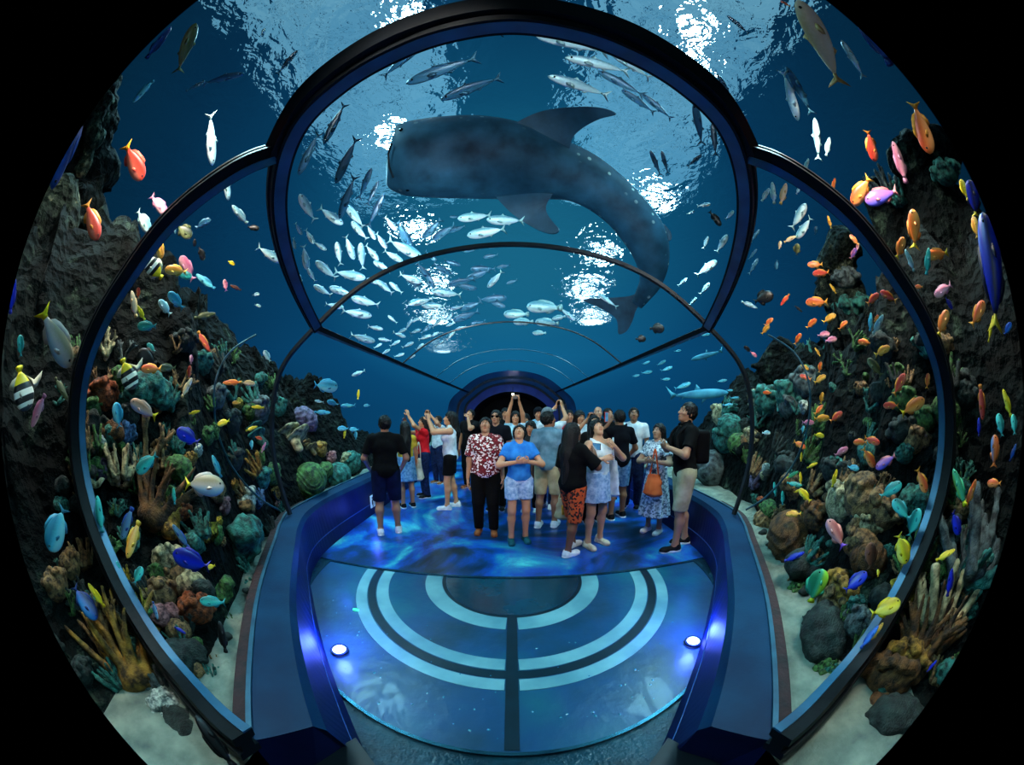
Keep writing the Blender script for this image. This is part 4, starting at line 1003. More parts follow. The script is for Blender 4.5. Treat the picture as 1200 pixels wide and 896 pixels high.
def fsimple(kind):
    if kind not in FSIMPLE:
        P = fish_parts(kind); mb = MB(); mi = []
        for k, v in P.items():
            for (V, F) in (v if isinstance(v, list) else [v]):
                mb.add(V, F); mi += [{'body': 0, 'eye': 2, 'tail_fin': 3}.get(k, 1)] * len(F)
        me = mb.me(kind, True)
        for _ in range(4): me.materials.append(None)
        me.polygons.foreach_set('material_index', mi); FSIMPLE[kind] = me
    return FSIMPLE[kind]
EYEM = pm('fish_eye', '#020303', '#0c0f10', scale=20, rough=.1, spec=.8)
# colour: back, flank, belly, fins ; stripes
FCOL = {'silver': ('#3f7f9a', '#a9d6df', '#e2f6f6', '#9cc6cc'), 'pale': ('#5f9cae', '#a8dbe0', '#d8f2f0', '#9fd0d4'), 'steel': ('#123f5c', '#2f6e90', '#5a9ab4', '#3a7390'), 'silhouette_tint': ('#07283e', '#0d3c58', '#174f6c', '#0d3a54'),  # silhouette_tint: bodies coloured dark for fish backlit by the bright water
        'navy': ('#061a4c', '#0c3f8c', '#1c6aa8', '#0c2c6c'), 'orange': ('#c2461a', '#e87a34', '#f0a060', '#e89a30'), 'red': ('#b02c1c', '#d8503c', '#e08060', '#d88a2c'), 'pink': ('#b45a7a', '#dc90a4', '#e8b4b8', '#c880a0'),
        'amber': ('#c07a1c', '#e6a63c', '#ecc468', '#e0b030'), 'yellow': ('#b89a08', '#e4cc1c', '#f0e060', '#dcc414'), 'violet': ('#8a4a86', '#8a5cb8', '#5a5ce0', '#b86a70'), 'teal': ('#0c6a66', '#2cb0a4', '#4cc8c0', '#1c8a90'), 'cyan': ('#1c7a98', '#4cb8cc', '#86d8dc', '#2f90b4'),
        'blue': ('#050f80', '#0c22c0', '#1838c8', '#081890'), 'cobalt': ('#0a3c9c', '#1a62cc', '#3c8ce0', '#1450b0'), 'cream': ('#a8946c', '#d8c4a4', '#e8dcc4', '#c4a468'), 'olive': ('#2c3420', '#56603a', '#7c8458', '#4c5430'), 'black': ('#040506', '#0a0c0e', '#16191c', '#060708'), 'brown': ('#3c2016', '#6a3a26', '#8a5438', '#54301e'),
        'greyyellow': ('#8c8468', '#b0a8a0', '#8cb4d0', '#e0cc10'), 'bluegrey': ('#3c5c78', '#5a86ac', '#7ca8c4', '#2c50a0'), 'roseyellow': ('#a8785c', '#d0a894', '#a4b4dc', '#e0c818'), 'redyellow': ('#b4281c', '#d8503c', '#d88a70', '#e8a414'), 'orangeyellow': ('#d8641c', '#f0923c', '#f4b060', '#ecc81c'), 'blueyellow': ('#081a90', '#030824', '#0a1c80', '#a89a10'),
        'rosepurple': ('#a85a58', '#d08880', '#c490a0', '#7a40c0'), 'greenyellow': ('#1c7a54', '#3cb488', '#8ccc3c', '#c8d420'), 'banded': ('#080a0c', '#dfe6d8', '#dfe6d8', '#e4cc1c'), 'orangeblue': ('#d8642c', '#c8702c', '#5a90c8', '#c87030')}
def fmat(col, part):
    key = 'fish_%s_%s' % (col, part)
    if key in MATS: return MATS[key]
    b, fl, be, fi = [H(x) for x in FCOL[col]]
    if part == 'fin' and (col.endswith('yellow') or col == 'rosepurple'): fi = fl
    if part == 'fin' and col == 'banded': fi = H('#b4b8a0')
    if part in ('fin', 'tail'): return pm(key, tuple(x * .8 for x in fi), fi, scale=14, rough=.5, stretch=(1, 1, 6), emis=.02)
    m, nt = newmat(key); L = nt.links.new
    tc = nd(nt, 'ShaderNodeTexCoord'); sx = nd(nt, 'ShaderNodeSeparateXYZ'); L(tc.outputs['Object'], sx.inputs[0])
    nz = nd(nt, 'ShaderNodeTexNoise', inp={'Scale': 22.0, 'Detail': 3.0}); L(tc.outputs['Object'], nz.inputs['Vector'])
    mr = nd(nt, 'ShaderNodeMapRange', inp={'From Min': -.14, 'From Max': .14}); L(sx.outputs['Z'], mr.inputs[0])
    ad = nd(nt, 'ShaderNodeMath', operation='MULTIPLY_ADD'); ad.inputs[1].default_value = .25; L(nz.outputs['Fac'], ad.inputs[0]); L(mr.outputs[0], ad.inputs[2])
    cr = nd(nt, 'ShaderNodeValToRGB'); e = cr.color_ramp.elements
    e[0].position = .2; e[0].color = c4(be); e[1].position = .95; e[1].color = c4(b); q = e.new(.6); q.color = c4(fl)
    L(ad.outputs[0], cr.inputs[0]); out = cr.outputs[0]
    if col == 'banded':
        c2 = nd(nt, 'ShaderNodeValToRGB'); c2.color_ramp.interpolation = 'CONSTANT'; e = c2.color_ramp.elements
        e[0].position = 0; e[0].color = c4(H('#d8c41c')); e[1].position = .30; e[1].color = c4(H('#070809'))
        for p_, c_ in ((.46, '#dfe6d8'), (.62, '#070809'), (.78, '#dfe6d8'), (.88, '#2b3a40')): q = e.new(p_); q.color = c4(H(c_))
        m2 = nd(nt, 'ShaderNodeMapRange', inp={'From Min': -.36, 'From Max': .5}); L(sx.outputs['X'], m2.inputs[0]); L(m2.outputs[0], c2.inputs[0]); out = c2.outputs[0]
    b_ = nd(nt, 'ShaderNodeBsdfPrincipled', inp={'Roughness': .38, 'Specular IOR Level': .5, 'Metallic': .15 if col in ('silver', 'steel', 'pale') else 0, 'Emission Strength': .025})  # slight self-emission adds ambient water light to every fish body
    L(out, b_.inputs['Base Color']); L(out, b_.inputs['Emission Color'])
    o = nd(nt, 'ShaderNodeOutputMaterial'); L(b_.outputs[0], o.inputs[0]); MATS[key] = m; return m
FKIND = {'mk': 'mackerel', 'sc': 'scad', 'an': 'anthias', 'wr': 'wrasse', 'ta': 'tang', 'bu': 'butterflyfish', 'ba': 'bannerfish', 'da': 'damselfish', 'tr': 'triggerfish', 'gr': 'grouper'}
FISH = []; FR = random.Random(11)
def fish(kind, col, cx, cy, Lp, ang, d, lab, grp=None, hs=1.0):
    k = FKIND[kind]; a = math.radians(ang); dx, dy = math.cos(a) * Lp / 2, -math.sin(a) * Lp / 2
    dmin = shell(cx, cy) * 1.08 + .12
    hit = min([h[3] for h in [b_.ray_cast(Vector((0, 0, EYE)), ray(cx + ox, cy + oy), 12) for b_ in OCC for ox, oy in ((0, 0), (dx * .8, dy * .8), (-dx * .8, -dy * .8))] if h[0] is not None] or [99])
    d = max(min(d, hit - .30 - .25 * Lp / 382 * hit), min(dmin - .1, hit * .86)); yaw = FR.uniform(-.10, .10) * Lp / 382 * d
    pn = pt(cx + dx, cy + dy, d + yaw); ptl = pt(cx - dx, cy - dy, d - yaw)
    X = pn - ptl; Ln = X.length; X.normalize(); v = ray(cx, cy)
    Z = X.cross(v).normalized()
    if Z.z < -.02 or (abs(Z.z) <= .02 and FR.random() < .5): Z = -Z
    Z = Quaternion(X, FR.uniform(-.25, .25)) @ Z; Y = Z.cross(X)
    M = Matrix((X, Y, Z)).transposed().to_4x4(); M.translation = (pn + ptl) / 2
    M = M @ Matrix.Diagonal((Ln, Ln, Ln * hs, 1))
    if Lp >= 17:
        o = empty(k, (0, 0, 0)); o.matrix_world = M
        for (pname, me) in fparts(k):
            mt = fmat(col, 'body') if pname == 'body' else (EYEM if pname == 'eye' else fmat(col, 'tail' if pname == 'tail_fin' else 'fin'))
            c = bpy.data.objects.new(pname, me)
            if not me.materials: me.materials.append(None)
            c.material_slots[0].link = 'OBJECT'; c.material_slots[0].material = mt; link(c, o)
    else:
        me = fsimple(k); o = bpy.data.objects.new(k, me); link(o); o.matrix_world = M
        for i, mt in enumerate((fmat(col, 'body'), fmat(col, 'fin'), EYEM, fmat(col, 'tail'))): o.material_slots[i].link = 'OBJECT'; o.material_slots[i].material = mt
    tag(o, lab, 'fish', grp); FISH.append((o, cx, cy, lab, grp)); return o
CW = {'roseyellow': 'pale yellow tailed', 'greyyellow': 'grey yellow tailed', 'redyellow': 'red yellow tailed', 'orangeyellow': 'orange yellow tailed', 'blueyellow': 'blue and yellow', 'rosepurple': 'rose', 'greenyellow': 'green and yellow', 'bluegrey': 'blue grey', 'banded': 'black and white banded', 'silhouette_tint': 'dark blue', 'steel': 'steel blue', 'orangeblue': 'orange and blue'}
KW = {'mackerel': 'slim fish', 'scad': 'fish', 'anthias': 'fish', 'wrasse': 'slender fish', 'tang': 'tang', 'butterflyfish': 'butterflyfish', 'bannerfish': 'bannerfish', 'damselfish': 'fish', 'triggerfish': 'triggerfish', 'grouper': 'fish'}
def szw(L): return 'tiny' if L < 12 else 'small' if L < 20 else '' if L < 42 else 'large'
# sections: "@ distance | place phrase | shared group or -", then kind colour x y length heading [| own label]
FT = open_fish = """
@ 3.3 | high left of the ring rib | -
wr navy 81 172 108 248 | long deep blue fish beside the pinnacle at the far left edge
an redyellow 157 190 46 295 | red fish with a yellow tail diving above the left side rib
wr cyan 168 107 36 227 | slim pale fish with a yellow fin at upper left
wr navy 186 50 48 52 | slim dark blue fish near the top left edge
sc olive 219 56 62 70 | large grey green fish with a yellow belly at top left
mk steel 229 101 26 28
mk steel 262 92 50 14 | faint long fish above the white vertical fish at upper left
mk silver 248 163 62 272 | bright white slim fish pointing straight down at upper left
mk shade 337 73 38 50 | slim dark fish against the bright water left of the ring
sc pale 308 38 12 60
an pink 186 240 28 310 | pink fish with an orange tail half behind the left side rib
da pale 168 259 28 300 | pale blue fish beside the left side rib, left of the pink one
an red 108 259 46 287 | orange red fish beside the knobbly pale ledge at far left
@ 3.4 | just inside the left side rib | -
an amber 187 290 26 280
bu banded 181 315 28 130 | grey banded butterflyfish just inside the left side rib
an amber 206 317 26 172
da teal 216 323 18 350
an pink 219 314 32 118 | pink fish pointing up just right of the banded butterflyfish
wr cyan 241 330 28 142
an pink 264 334 14 100
wr brown 276 337 14 155
tr olive 216 271 22 320
da black 236 297 17 290
da black 228 284 10 270
wr pale 205 267 14 275
an cyan 206 352 26 132
an pale 193 360 22 128
wr cream 157 356 32 100 | cream fish with a reddish head pointing up by the left side rib
wr yellow 165 366 20 118
da teal 172 382 22 180
da red 162 343 13 90
wr olive 240 370 26 12
wr silver 281 251 28 130
da black 297 267 14 350
sc silver 316 298 34 328 | silver fish with a yellow tail half behind the ring rib at left
mk silver 266 215 40 275 | white slim fish pointing down between the side rib and the ring at left
da yellow 271 308 9 330
da steel 238 262 20 30
da pale 300 345 9 10
da pale 302 358 8 340
@ 2.9 | outside the left side rib | -
an greyyellow 66 396 74 297 | large pale fish with a bright yellow tail left of the side rib
wr blue 15 347 42 82 | slim bright blue fish at the very left edge
ba banded 27 455 54 280 | striped bannerfish at the very left edge
wr pink 45 481 42 248 | pink fish at the far left beneath the striped bannerfish
da teal 24 405 26 92
wr olive 72 455 30 300
ta cyan 67 620 54 252 | pale blue tang at the far left, outside the side rib
ta navy 100 706 48 305 | dark blue tang above the big golden leather coral
wr yellow 113 697 34 125 | thin yellow fish right of the dark blue tang at lower left
wr black 252 868 76 127 | long dark fish with yellow marks at bottom left over the sand
@ 3.2 | over the left reef | -
ba banded 150 438 38 290 | striped bannerfish with a yellow tail inside the left side rib
bu black 172 420 26 150 | black and white butterflyfish right of the striped bannerfish
an orange 177 432 24 180 | bright orange red fish under the black butterflyfish
an olive 196 431 20 180
da teal 177 407 13 135
wr red 239 400 28 300 | rusty red fish diving above the left reef crest
da pink 224 421 11 90
an red 222 436 16 85
wr cream 219 454 26 62 | cream fish slanting upward over the left reef
an roseyellow 168 479 36 148 | rose fish with a yellow tail above the lattice coral
ta cyan 138 486 30 98 | cyan tang pointing up beside the rusty coral at left
ta blue 220 511 30 150 | electric blue tang above the green brain coral
wr yellow 228 483 13 15
da teal 172 543 32 222 | green parrotfish shaped fish by the cream thicket at left
wr cyan 254 546 28 112 | cyan slender fish right of the green brain coral
ta greyyellow 240 568 46 356 | grey blue fish with a yellow tail in the middle of the left reef
wr teal 204 581 20 95
wr teal 117 602 44 98 | slender turquoise fish hugging the left side rib
wr bluegrey 149 613 40 252 | blue grey fish beside the olive one at lower left
wr amber 156 632 46 252 | olive orange fish with a violet tail at lower left
ta blue 224 656 46 160 | deep blue tang above the pale brain coral at left
wr bluegrey 212 628 34 125 | violet blue slender fish above the deep blue tang
da teal 162 674 22 65 | turquoise fish beside the dark hollow at lower left
da teal 139 662 11 120
da yellow 247 664 11 200
an teal 249 705 30 176 | teal fish resting near the left sand edge
wr black 261 746 38 102 | black slender fish over the left sand
wr blue 211 738 16 330
wr bluegrey 182 715 22 285
@ 4.2 | over the far left reef | -
da pale 313 417 15 120
wr orange 272 448 22 182
an cream 291 449 16 355
wr yellow 302 477 15 176
da yellow 262 495 15 200
wr yellow 295 502 15 22
da cyan 295 521 11 90
wr pink 309 524 13 68
da red 303 513 9 340
da amber 277 472 10 180
ta cyan 382 452 28 355 | cyan tang with a yellow tail over the far left reef
da cyan 390 472 14 160
wr cyan 378 483 19 358
sc cyan 408 475 17 182
sc pale 420 437 17 200
wr yellow 420 462 12 85
da cyan 402 502 13 180
da cyan 415 503 11 175
wr yellow 404 508 11 80
da cyan 417 510 9 90
sc pale 374 470 11 170
da cyan 430 475 8 180
@ 4.6 | at top of the roof window | -
mk steel 518 83 90 200 | large slim fish above the snout of the whale shark, upper of two
mk steel 552 104 76 200 | slim fish above the whale shark back, lower of two on the left
mk steel 472 71 62 40 | slim fish under the ring rib at top left of the roof window
mk steel 556 40 68 183 | slim fish hidden partly by the top of the ring rib
mk silver 671 52 88 167 | topmost slim fish of the group at top right of the roof window
mk silver 700 76 78 167 | second slim fish from the top at right of the roof window
mk silver 678 101 76 162 | lowest slim fish of the top right group, above the upper shark fin
mk silver 739 77 56 147
mk steel 728 98 62 152
mk steel 770 125 46 140
mk steel 748 119 48 145
@ 5.2 | at right of the roof window | -
mk shade 818 145 50 100
mk shade 837 163 40 95
mk shade 814 188 22 40
mk shade 768 191 32 112
mk shade 779 190 28 105
@ 4.8 | at left of the roof window | -
mk shade 392 145 54 242
mk shade 406 188 60 245
mk steel 362 180 56 244
mk shade 407 231 54 250
mk shade 428 215 40 68
mk shade 437 226 32 65
mk shade 441 246 44 64
@ 5.0 | in the silver shoal at left of the roof window | silver shoal left of the whale shark
sc silver 360 243 36 120
sc silver 388 253 34 325
sc silver 416 253 34 128
sc silver 421 270 28 130
sc silver 363 277 20 300
sc silver 375 288 18 328
sc silver 358 302 30 280
sc silver 397 297 28 100
sc silver 410 290 30 290
sc silver 424 300 32 95
sc silver 436 296 24 310
sc silver 382 316 32 140
sc silver 410 322 38 348
sc silver 378 340 24 150
sc silver 400 341 30 162
sc silver 428 353 34 165
sc silver 418 367 36 350
sc silver 448 312 24 150
sc silver 451 336 24 140
sc silver 464 337 20 140
sc silver 481 326 28 340
sc silver 474 291 44 333
sc steel 474 276 38 298
sc silver 485 355 20 20
sc silver 460 374 14 140
sc silver 425 396 30 345
sc silver 451 398 16 170
sc silver 350 268 16 300
sc silver 345 285 14 280
sc silver 352 330 18 100
sc silver 447 282 22 305
sc silver 435 272 20 300
sc silver 461 300 26 330
sc silver 458 262 22 310
sc silver 440 330 22 160
sc silver 392 358 22 350
sc silver 365 322 18 120
sc silver 440 384 18 350
sc silver 468 392 16 340
@ 6.2 | in the silver shoal under the whale shark | silver shoal under the whale shark
sc steel 506 268 32 226
sc steel 520 272 32 212
sc steel 536 268 20 200
sc pale 556 254 40 186
sc steel 533 254 12 180
sc pale 592 258 44 178
sc pale 570 272 46 190
sc steel 482 328 28 324
sc steel 497 318 26 310
sc steel 503 327 24 300
sc steel 518 315 24 330
sc steel 530 308 20 344
sc steel 566 315 30 180
sc steel 541 330 32 192
sc steel 560 322 30 200
sc steel 546 336 26 350
sc silver 523 343 36 172
sc silver 580 327 26 228
sc silver 493 353 30 190
sc silver 508 358 28 180
sc steel 577 350 34 5
sc steel 582 356 22 340
sc steel 552 358 28 200
sc steel 546 370 32 200
sc silver 512 378 16 45
sc steel 500 385 18 40
sc silver 526 372 14 50
sc silver 528 380 12 200
sc silver 486 375 13 30
sc silver 479 380 14 60
sc silver 470 388 14 30
sc silver 487 388 14 20
sc silver 498 395 16 20
sc silver 509 392 12 30
sc silver 528 393 14 45
sc silver 463 402 14 30
sc silver 478 404 15 25
sc silver 492 406 12 40
sc silver 452 412 12 30
sc silver 468 416 13 20
sc silver 482 418 11 30
sc silver 443 405 11 30
sc silver 515 402 12 35
sc silver 505 372 12 50
sc silver 540 384 14 200
sc steel 560 378 18 190
sc silver 536 360 16 190
sc steel 575 300 18 190
sc steel 590 312 16 190
sc steel 600 330 14 200
sc steel 505 300 18 320
sc steel 552 292 22 190
sc steel 580 288 20 185
@ 6.8 | under the thin arch | -
gr pale 605 368 30 180
gr pale 638 360 42 178
gr pale 613 377 24 180
gr pale 641 378 28 175
gr pale 655 372 16 190
gr pale 632 390 16 180
mk silver 664 367 26 320
mk silver 712 352 28 145
@ 6.0 | right of the shark tail | -
sc silver 825 240 16 10
an black 838 256 22 308 | dark fish with white marks right of the whale shark
sc silver 827 284 16 68
sc silver 846 285 24 58
sc silver 828 314 30 36
sc pale 809 249 10 20
sc pale 826 338 18 50
bu black 770 385 17 358 | black and white fish above the right beam, nearer the junction
bu black 751 397 12 0 | smaller black and white fish above the right beam
sc pale 855 252 14 45
sc silver 800 330 14 40
sc pale 812 353 12 45
@ 3.4 | high right of the ring rib | -
sc cream 959 50 112 116 | very large pale pinkish fish with an orange tail at top right
wr navy 1020 43 84 125 | long deep blue fish at the top right edge
mk silver 999 69 52 121 | silver fish with a yellow tail right of the very large pale one
mk silver 926 112 62 287 | left of two slim silver fish at upper right
mk steel 936 106 64 119 | right of two slim silver fish at upper right
mk silver 957 163 50 95 | white slim fish pointing up above the right side rib
wr pale 970 172 22 80
mk shade 865 29 34 140
mk shade 849 101 34 120
wr red 920 4 14 150
an red 1021 171 38 284 | slim red fish with its head down at upper right
wr pink 1054 190 52 108 | pinkish slender fish beside the dark knobs at upper right
an orange 1080 150 64 288 | large orange red fish before the far right pinnacle
an orange 1009 224 38 238 | orange fish curling by the right side rib, left of the purple one
an violet 1033 230 40 200 | purple fish with an orange back by the right side rib
an orangeyellow 1071 268 46 92 | orange fish with a yellow tail pointing up at right
@ 2.9 | outside the right side rib | -
da yellow 1130 222 26 110
ta blueyellow 1140 232 44 100 | blue tang with a yellow patch high at the right edge
ta blueyellow 1159 318 140 96 | very large blue and black tang at the right edge
wr yellow 1161 385 32 80 | bright yellow fin shaped fish under the very large blue tang
da amber 1143 266 26 100
an orangeyellow 1055 290 26 70
wr pale 1066 305 28 112
an orangeyellow 1098 298 26 190 | orange fish with a yellow tail beside a teal one outside the right rib
wr teal 1087 306 32 85
an pink 1105 340 24 215 | rosy red fish outside the right side rib
da orange 1077 336 9 180
an orangeyellow 1105 378 32 70 | orange fish standing upright outside the right side rib
an orange 1146 367 32 62 | glowing orange fish above the shelf outside the right rib
da blue 1112 355 16 300
@ 4.0 | just inside the right side rib | -
wr silver 897 228 18 60
wr pale 906 226 26 95
wr cream 918 227 26 75
wr pale 936 222 12 62
wr pale 945 193 16 72
sc silver 936 253 34 60
sc silver 942 267 30 235
wr amber 972 260 16 105
wr orange 977 216 16 78
da shade 956 270 10 80
wr cream 926 280 16 28
da cream 914 287 10 80
tr olive 934 292 14 85
an orange 955 310 18 182
an red 962 320 20 186
an orange 1001 281 16 130
an violet 1000 297 14 62
da pink 1005 289 9 80
mk steel 885 276 18 55
mk steel 882 298 16 52
mk steel 883 312 22 60
da steel 910 310 11 260
tr black 895 349 24 22 | black triggerfish with a pale mouth right of the ring rib
wr silver 878 357 20 338
wr red 920 351 17 232
an orange 901 377 13 40
an amber 897 386 14 50
wr amber 976 338 14 122
an orange 957 354 26 182
an amber 972 373 18 32
an orange 951 379 16 42
wr black 936 362 11 320
an orange 935 397 15 60
an orange 988 381 14 45
da pink 965 392 15 10
da pink 974 398 14 12
wr amber 958 412 12 122
an amber 943 430 11 330
an orange 961 430 13 80
an red 944 442 14 160
an amber 961 444 16 32
an red 1023 350 18 42
an red 1041 347 22 150
wr cyan 1020 377 22 86
wr pale 1029 380 26 62
an orange 1013 401 16 172
an amber 1034 411 20 30
an olive 1025 430 26 128
da orange 1027 373 9 60
da black 876 409 11 140
da pink 883 415 10 320
@ 3.5 | over the right reef | -
da orange 899 460 10 180
an amber 963 466 14 80
an orange 960 480 15 44
an amber 963 490 18 4
an red 980 488 18 38
an pink 947 495 14 358
an orange 937 521 16 330
da yellow 960 510 12 350
wr yellow 939 535 11 86
wr yellow 952 545 14 26
wr greenyellow 929 556 16 30
wr yellow 938 560 15 92
wr teal 931 567 18 350
wr yellow 978 560 22 75
an yellow 943 580 20 132
da cyan 1000 548 14 350
an orange 1008 518 16 180
an red 1022 516 19 340
an pink 986 529 18 30
an orange 1018 536 26 300 | orange fish diving over the lower right hollow
wr teal 908 573 17 96
wr teal 917 583 17 90
an violet 1038 541 28 214
da pale 898 507 10 0
an red 1054 450 28 62 | orange red fish under the pale slanting ledge
an orange 1087 446 18 84
an red 1044 475 18 180
an orangeyellow 1070 476 32 32 | bright orange fish with a forked yellow tail at right
an orange 1080 563 30 290 | orange fish turning down beside the right side rib
da teal 1044 574 30 32 | green blue fish above the tan speckled coral at right
da teal 1056 597 30 130 | teal fish with its tail curled below the green blue one
ta teal 1071 612 36 70 | dim teal tang against the lower right side rib
an rosepurple 979 625 38 120 | rose fish with a purple tail over the lower right reef
an amber 930 602 18 182
ta yellow 1057 643 36 285 | yellow tang with its head down by the lower right rib
ta brown 1020 651 32 88 | brown red tang in the lower right hollow
ta blue 1003 681 34 40 | blue rimmed dark tang low on the right reef
bu greenyellow 957 686 42 70 | yellow rimmed dark butterflyfish over the right sand
ta yellow 1038 712 38 22 | bright yellow tang beside the lower right side rib
wr cobalt 1019 746 34 52 | blue slender fish against the lower right side rib
wr amber 1026 741 30 52 | orange yellow fish beside the blue one at the lower right rib
wr blue 931 652 26 24
da yellow 1029 671 9 90
da teal 916 641 12 40
wr yellow 935 575 10 20
da cyan 941 503 9 80
da teal 944 512 9 90
@ 2.7 | low outside the right side rib | -
wr red 1150 471 42 274 | slim red fish upright outside the right side rib
wr yellow 1180 472 34 106 | slim yellow fish at the far right edge
wr blue 1147 500 22 90
da teal 1172 498 28 100
da teal 1188 497 24 95
an orangeblue 1165 528 38 88 | orange and blue fish at the far right edge
da orange 1165 566 16 180
wr greenyellow 1124 571 46 108 | green and yellow fish right of the side rib
wr orange 1138 577 34 70
da blue 1120 613 28 285 | violet blue fish right of the lower side rib
wr blue 1113 682 34 80 | slim blue fish over the grey finger coral outside the rib
wr navy 1187 530 22 70
wr yellow 1108 650 26 30
wr blue 1092 780 18 50
da cobalt 1181 385 16 60
@ 7.5 | far off right of the crowd | -
sc cyan 800 452 20 20
sc cyan 846 446 12 10
sc cyan 781 432 14 20
sc cyan 780 444 11 5
sc cyan 758 436 13 10
sc cyan 861 466 11 0
sc cyan 855 457 8 0
sc cyan 853 474 12 5
sc cyan 846 490 10 8
sc cyan 794 411 9 10
sc cyan 757 425 10 20
sc cyan 775 425 12 30
sc cyan 745 440 9 10
sc cyan 826 392 12 10
"""
rows = []; cur = None
for ln in FT.strip().split('\n'):
    if ln.startswith('@'):
        q = [x.strip() for x in ln[1:].split('|')]; cur = (float(q[0]), q[1], None if q[2] == '-' else q[2]); continue
    a, _, own = ln.partition(' | '); q = a.split()
    k, c, x, y, Lp, an = q[0], q[1], *map(float, q[2:6])
    if own: lab = own; grp = None
    elif cur[2]: lab = ' '.join((szw(Lp) + ' ' + CW.get(c, c) + ' ' + KW[FKIND[k]] + ' ' + cur[1]).split()); grp = cur[2] + ', ' + (szw(Lp) or 'medium') + ' ' + c
    else: lab = ' '.join((szw(Lp) + ' ' + CW.get(c, c) + ' ' + KW[FKIND[k]] + ' ' + cur[1]).split()); grp = None
    rows.append([k, c, x, y, Lp, an, cur[0], lab, grp])
# things with the same wording are told apart by their order from the left
byl = {}
for r in rows:
    if r[8] is None: byl.setdefault(r[7], []).append(r)
ORD = ['first', 'second', 'third', 'fourth', 'fifth', 'sixth', 'seventh', 'eighth', 'ninth', 'tenth', 'eleventh', 'twelfth', 'thirteenth', 'fourteenth', 'fifteenth']
NUM = ['', 'one', 'two', 'three', 'four', 'five', 'six', 'seven', 'eight', 'nine', 'ten', 'eleven', 'twelve', 'thirteen', 'fourteen', 'fifteen']
for lab, rs in byl.items():
    if len(rs) > 1:
        rs.sort(key=lambda r: r[2])
        for i, r in enumerate(rs): r[7] = lab + ', ' + ('leftmost' if i == 0 else 'rightmost' if i == len(rs) - 1 else ORD[i] + ' from left') + ' of ' + NUM[len(rs)]
for r in rows: fish(*r, hs=.5 if 'very large blue' in r[7] else 1.0)
for r in rows:
    n = len(r[7].split())
    if n > 16: print('LONG', n, r[7])

# ------------------------------------------------------------------ whale shark, seen from below
SKIN = pm('whale_shark_belly', '#123244', '#1f4a5e', scale=1.3, rough=.6, bump=.15, bscale=14, spec=.3)
m, nt = newmat('whale_shark_skin'); L = nt.links.new
tc = nd(nt, 'ShaderNodeTexCoord'); vo = nd(nt, 'ShaderNodeTexVoronoi', inp={'Scale': 5.0, 'Randomness': .6}); L(tc.outputs['Object'], vo.inputs['Vector'])
cr = nd(nt, 'ShaderNodeValToRGB'); e = cr.color_ramp.elements; e[0].position = .17; e[0].color = (1, 1, 1, 1); e[1].position = .24; e[1].color = (0, 0, 0, 1); L(vo.outputs['Distance'], cr.inputs[0])
at_ = nd(nt, 'ShaderNodeAttribute', attribute_name='back'); mu = nd(nt, 'ShaderNodeMath', operation='MULTIPLY'); L(cr.outputs[0], mu.inputs[0]); L(at_.outputs['Fac'], mu.inputs[1])
nz = nd(nt, 'ShaderNodeTexNoise', inp={'Scale': 2.2, 'Detail': 5.0}); L(tc.outputs['Object'], nz.inputs['Vector'])
c2 = nd(nt, 'ShaderNodeValToRGB'); e = c2.color_ramp.elements; e[0].position = .3; e[0].color = c4(H('#09293c')); e[1].position = .75; e[1].color = c4(H('#20506a')); L(nz.outputs['Fac'], c2.inputs[0])
mx = nd(nt, 'ShaderNodeMix', data_type='RGBA'); L(mu.outputs[0], mx.inputs[0]); L(c2.outputs[0], mx.inputs[6]); mx.inputs[7].default_value = c4(H('#b8d0cc'))
b = nd(nt, 'ShaderNodeBsdfPrincipled', inp={'Roughness': .6, 'Specular IOR Level': .3, 'Emission Strength': .22}); L(mx.outputs[2], b.inputs['Base Color']); L(c2.outputs[0], b.inputs['Emission Color'])
bp = nd(nt, 'ShaderNodeBump', inp={'Strength': .3, 'Distance': .05}); L(nz.outputs['Fac'], bp.inputs['Height']); L(bp.outputs[0], b.inputs['Normal'])
o = nd(nt, 'ShaderNodeOutputMaterial'); L(b.outputs[0], o.inputs[0]); SHARKM = m
SPN = [(456, 187, 7.05, 26), (461, 187, 7.05, 36), (472, 186, 7.05, 42), (490, 185, 7.05, 45), (520, 184, 7.05, 48), (560, 184, 7.1, 49), (600, 188, 7.15, 46), (640, 196, 7.2, 38), (675, 205, 7.3, 32), (705, 222, 7.4, 28), (733, 246, 7.5, 26), (755, 275, 7.6, 25), (764, 303, 7.7, 20), (763, 328, 7.8, 13.5), (754, 345, 7.9, 9.5), (746, 357, 7.95, 7)]
ctrl = [Vector((px, py, d)) for px, py, d, r in SPN]; rad = [q[3] for q in SPN]
sp = catmull(ctrl, 5); rr_ = [v.x for v in catmull([(r, 0, 0) for r in rad], 5)]
W = [pt(v.x, v.y, v.z) for v in sp]; c0 = W[30].copy(); NR = 28; V = []; F = []; bk = []
for i, p in enumerate(W):
    t = (W[min(i + 1, len(W) - 1)] - W[max(i - 1, 0)]).normalized(); v = ray(sp[i].x, sp[i].y)
    a = t.cross(v).normalized(); n = a.cross(t).normalized()
    if n.dot(v) < 0: n = -n
    if (a.dot(pa) < 0) if i else (a.z < 0): a = -a
    pa = a; n = a.cross(t).normalized(); n = n if n.dot(v) > 0 else -n
    r = rr_[i] / 382 * sp[i].z; f = min(1, i / 18); flat = .58 + .25 * f
    for k in range(NR):
        q = 2 * PI * k / NR; V.append(p + a * math.cos(q) * r + n * math.sin(q) * r * flat - c0)
        bk.append(max(0., min(1., (math.sin(q) + .55 + .75 * (i > 38) * max(0, math.cos(q))) * 1.5)) if i > 6 else 0)
for i in range(len(W) - 1):
    for k in range(NR): F.append((i * NR + k, i * NR + (k + 1) % NR, (i + 1) * NR + (k + 1) % NR, (i + 1) * NR + k))
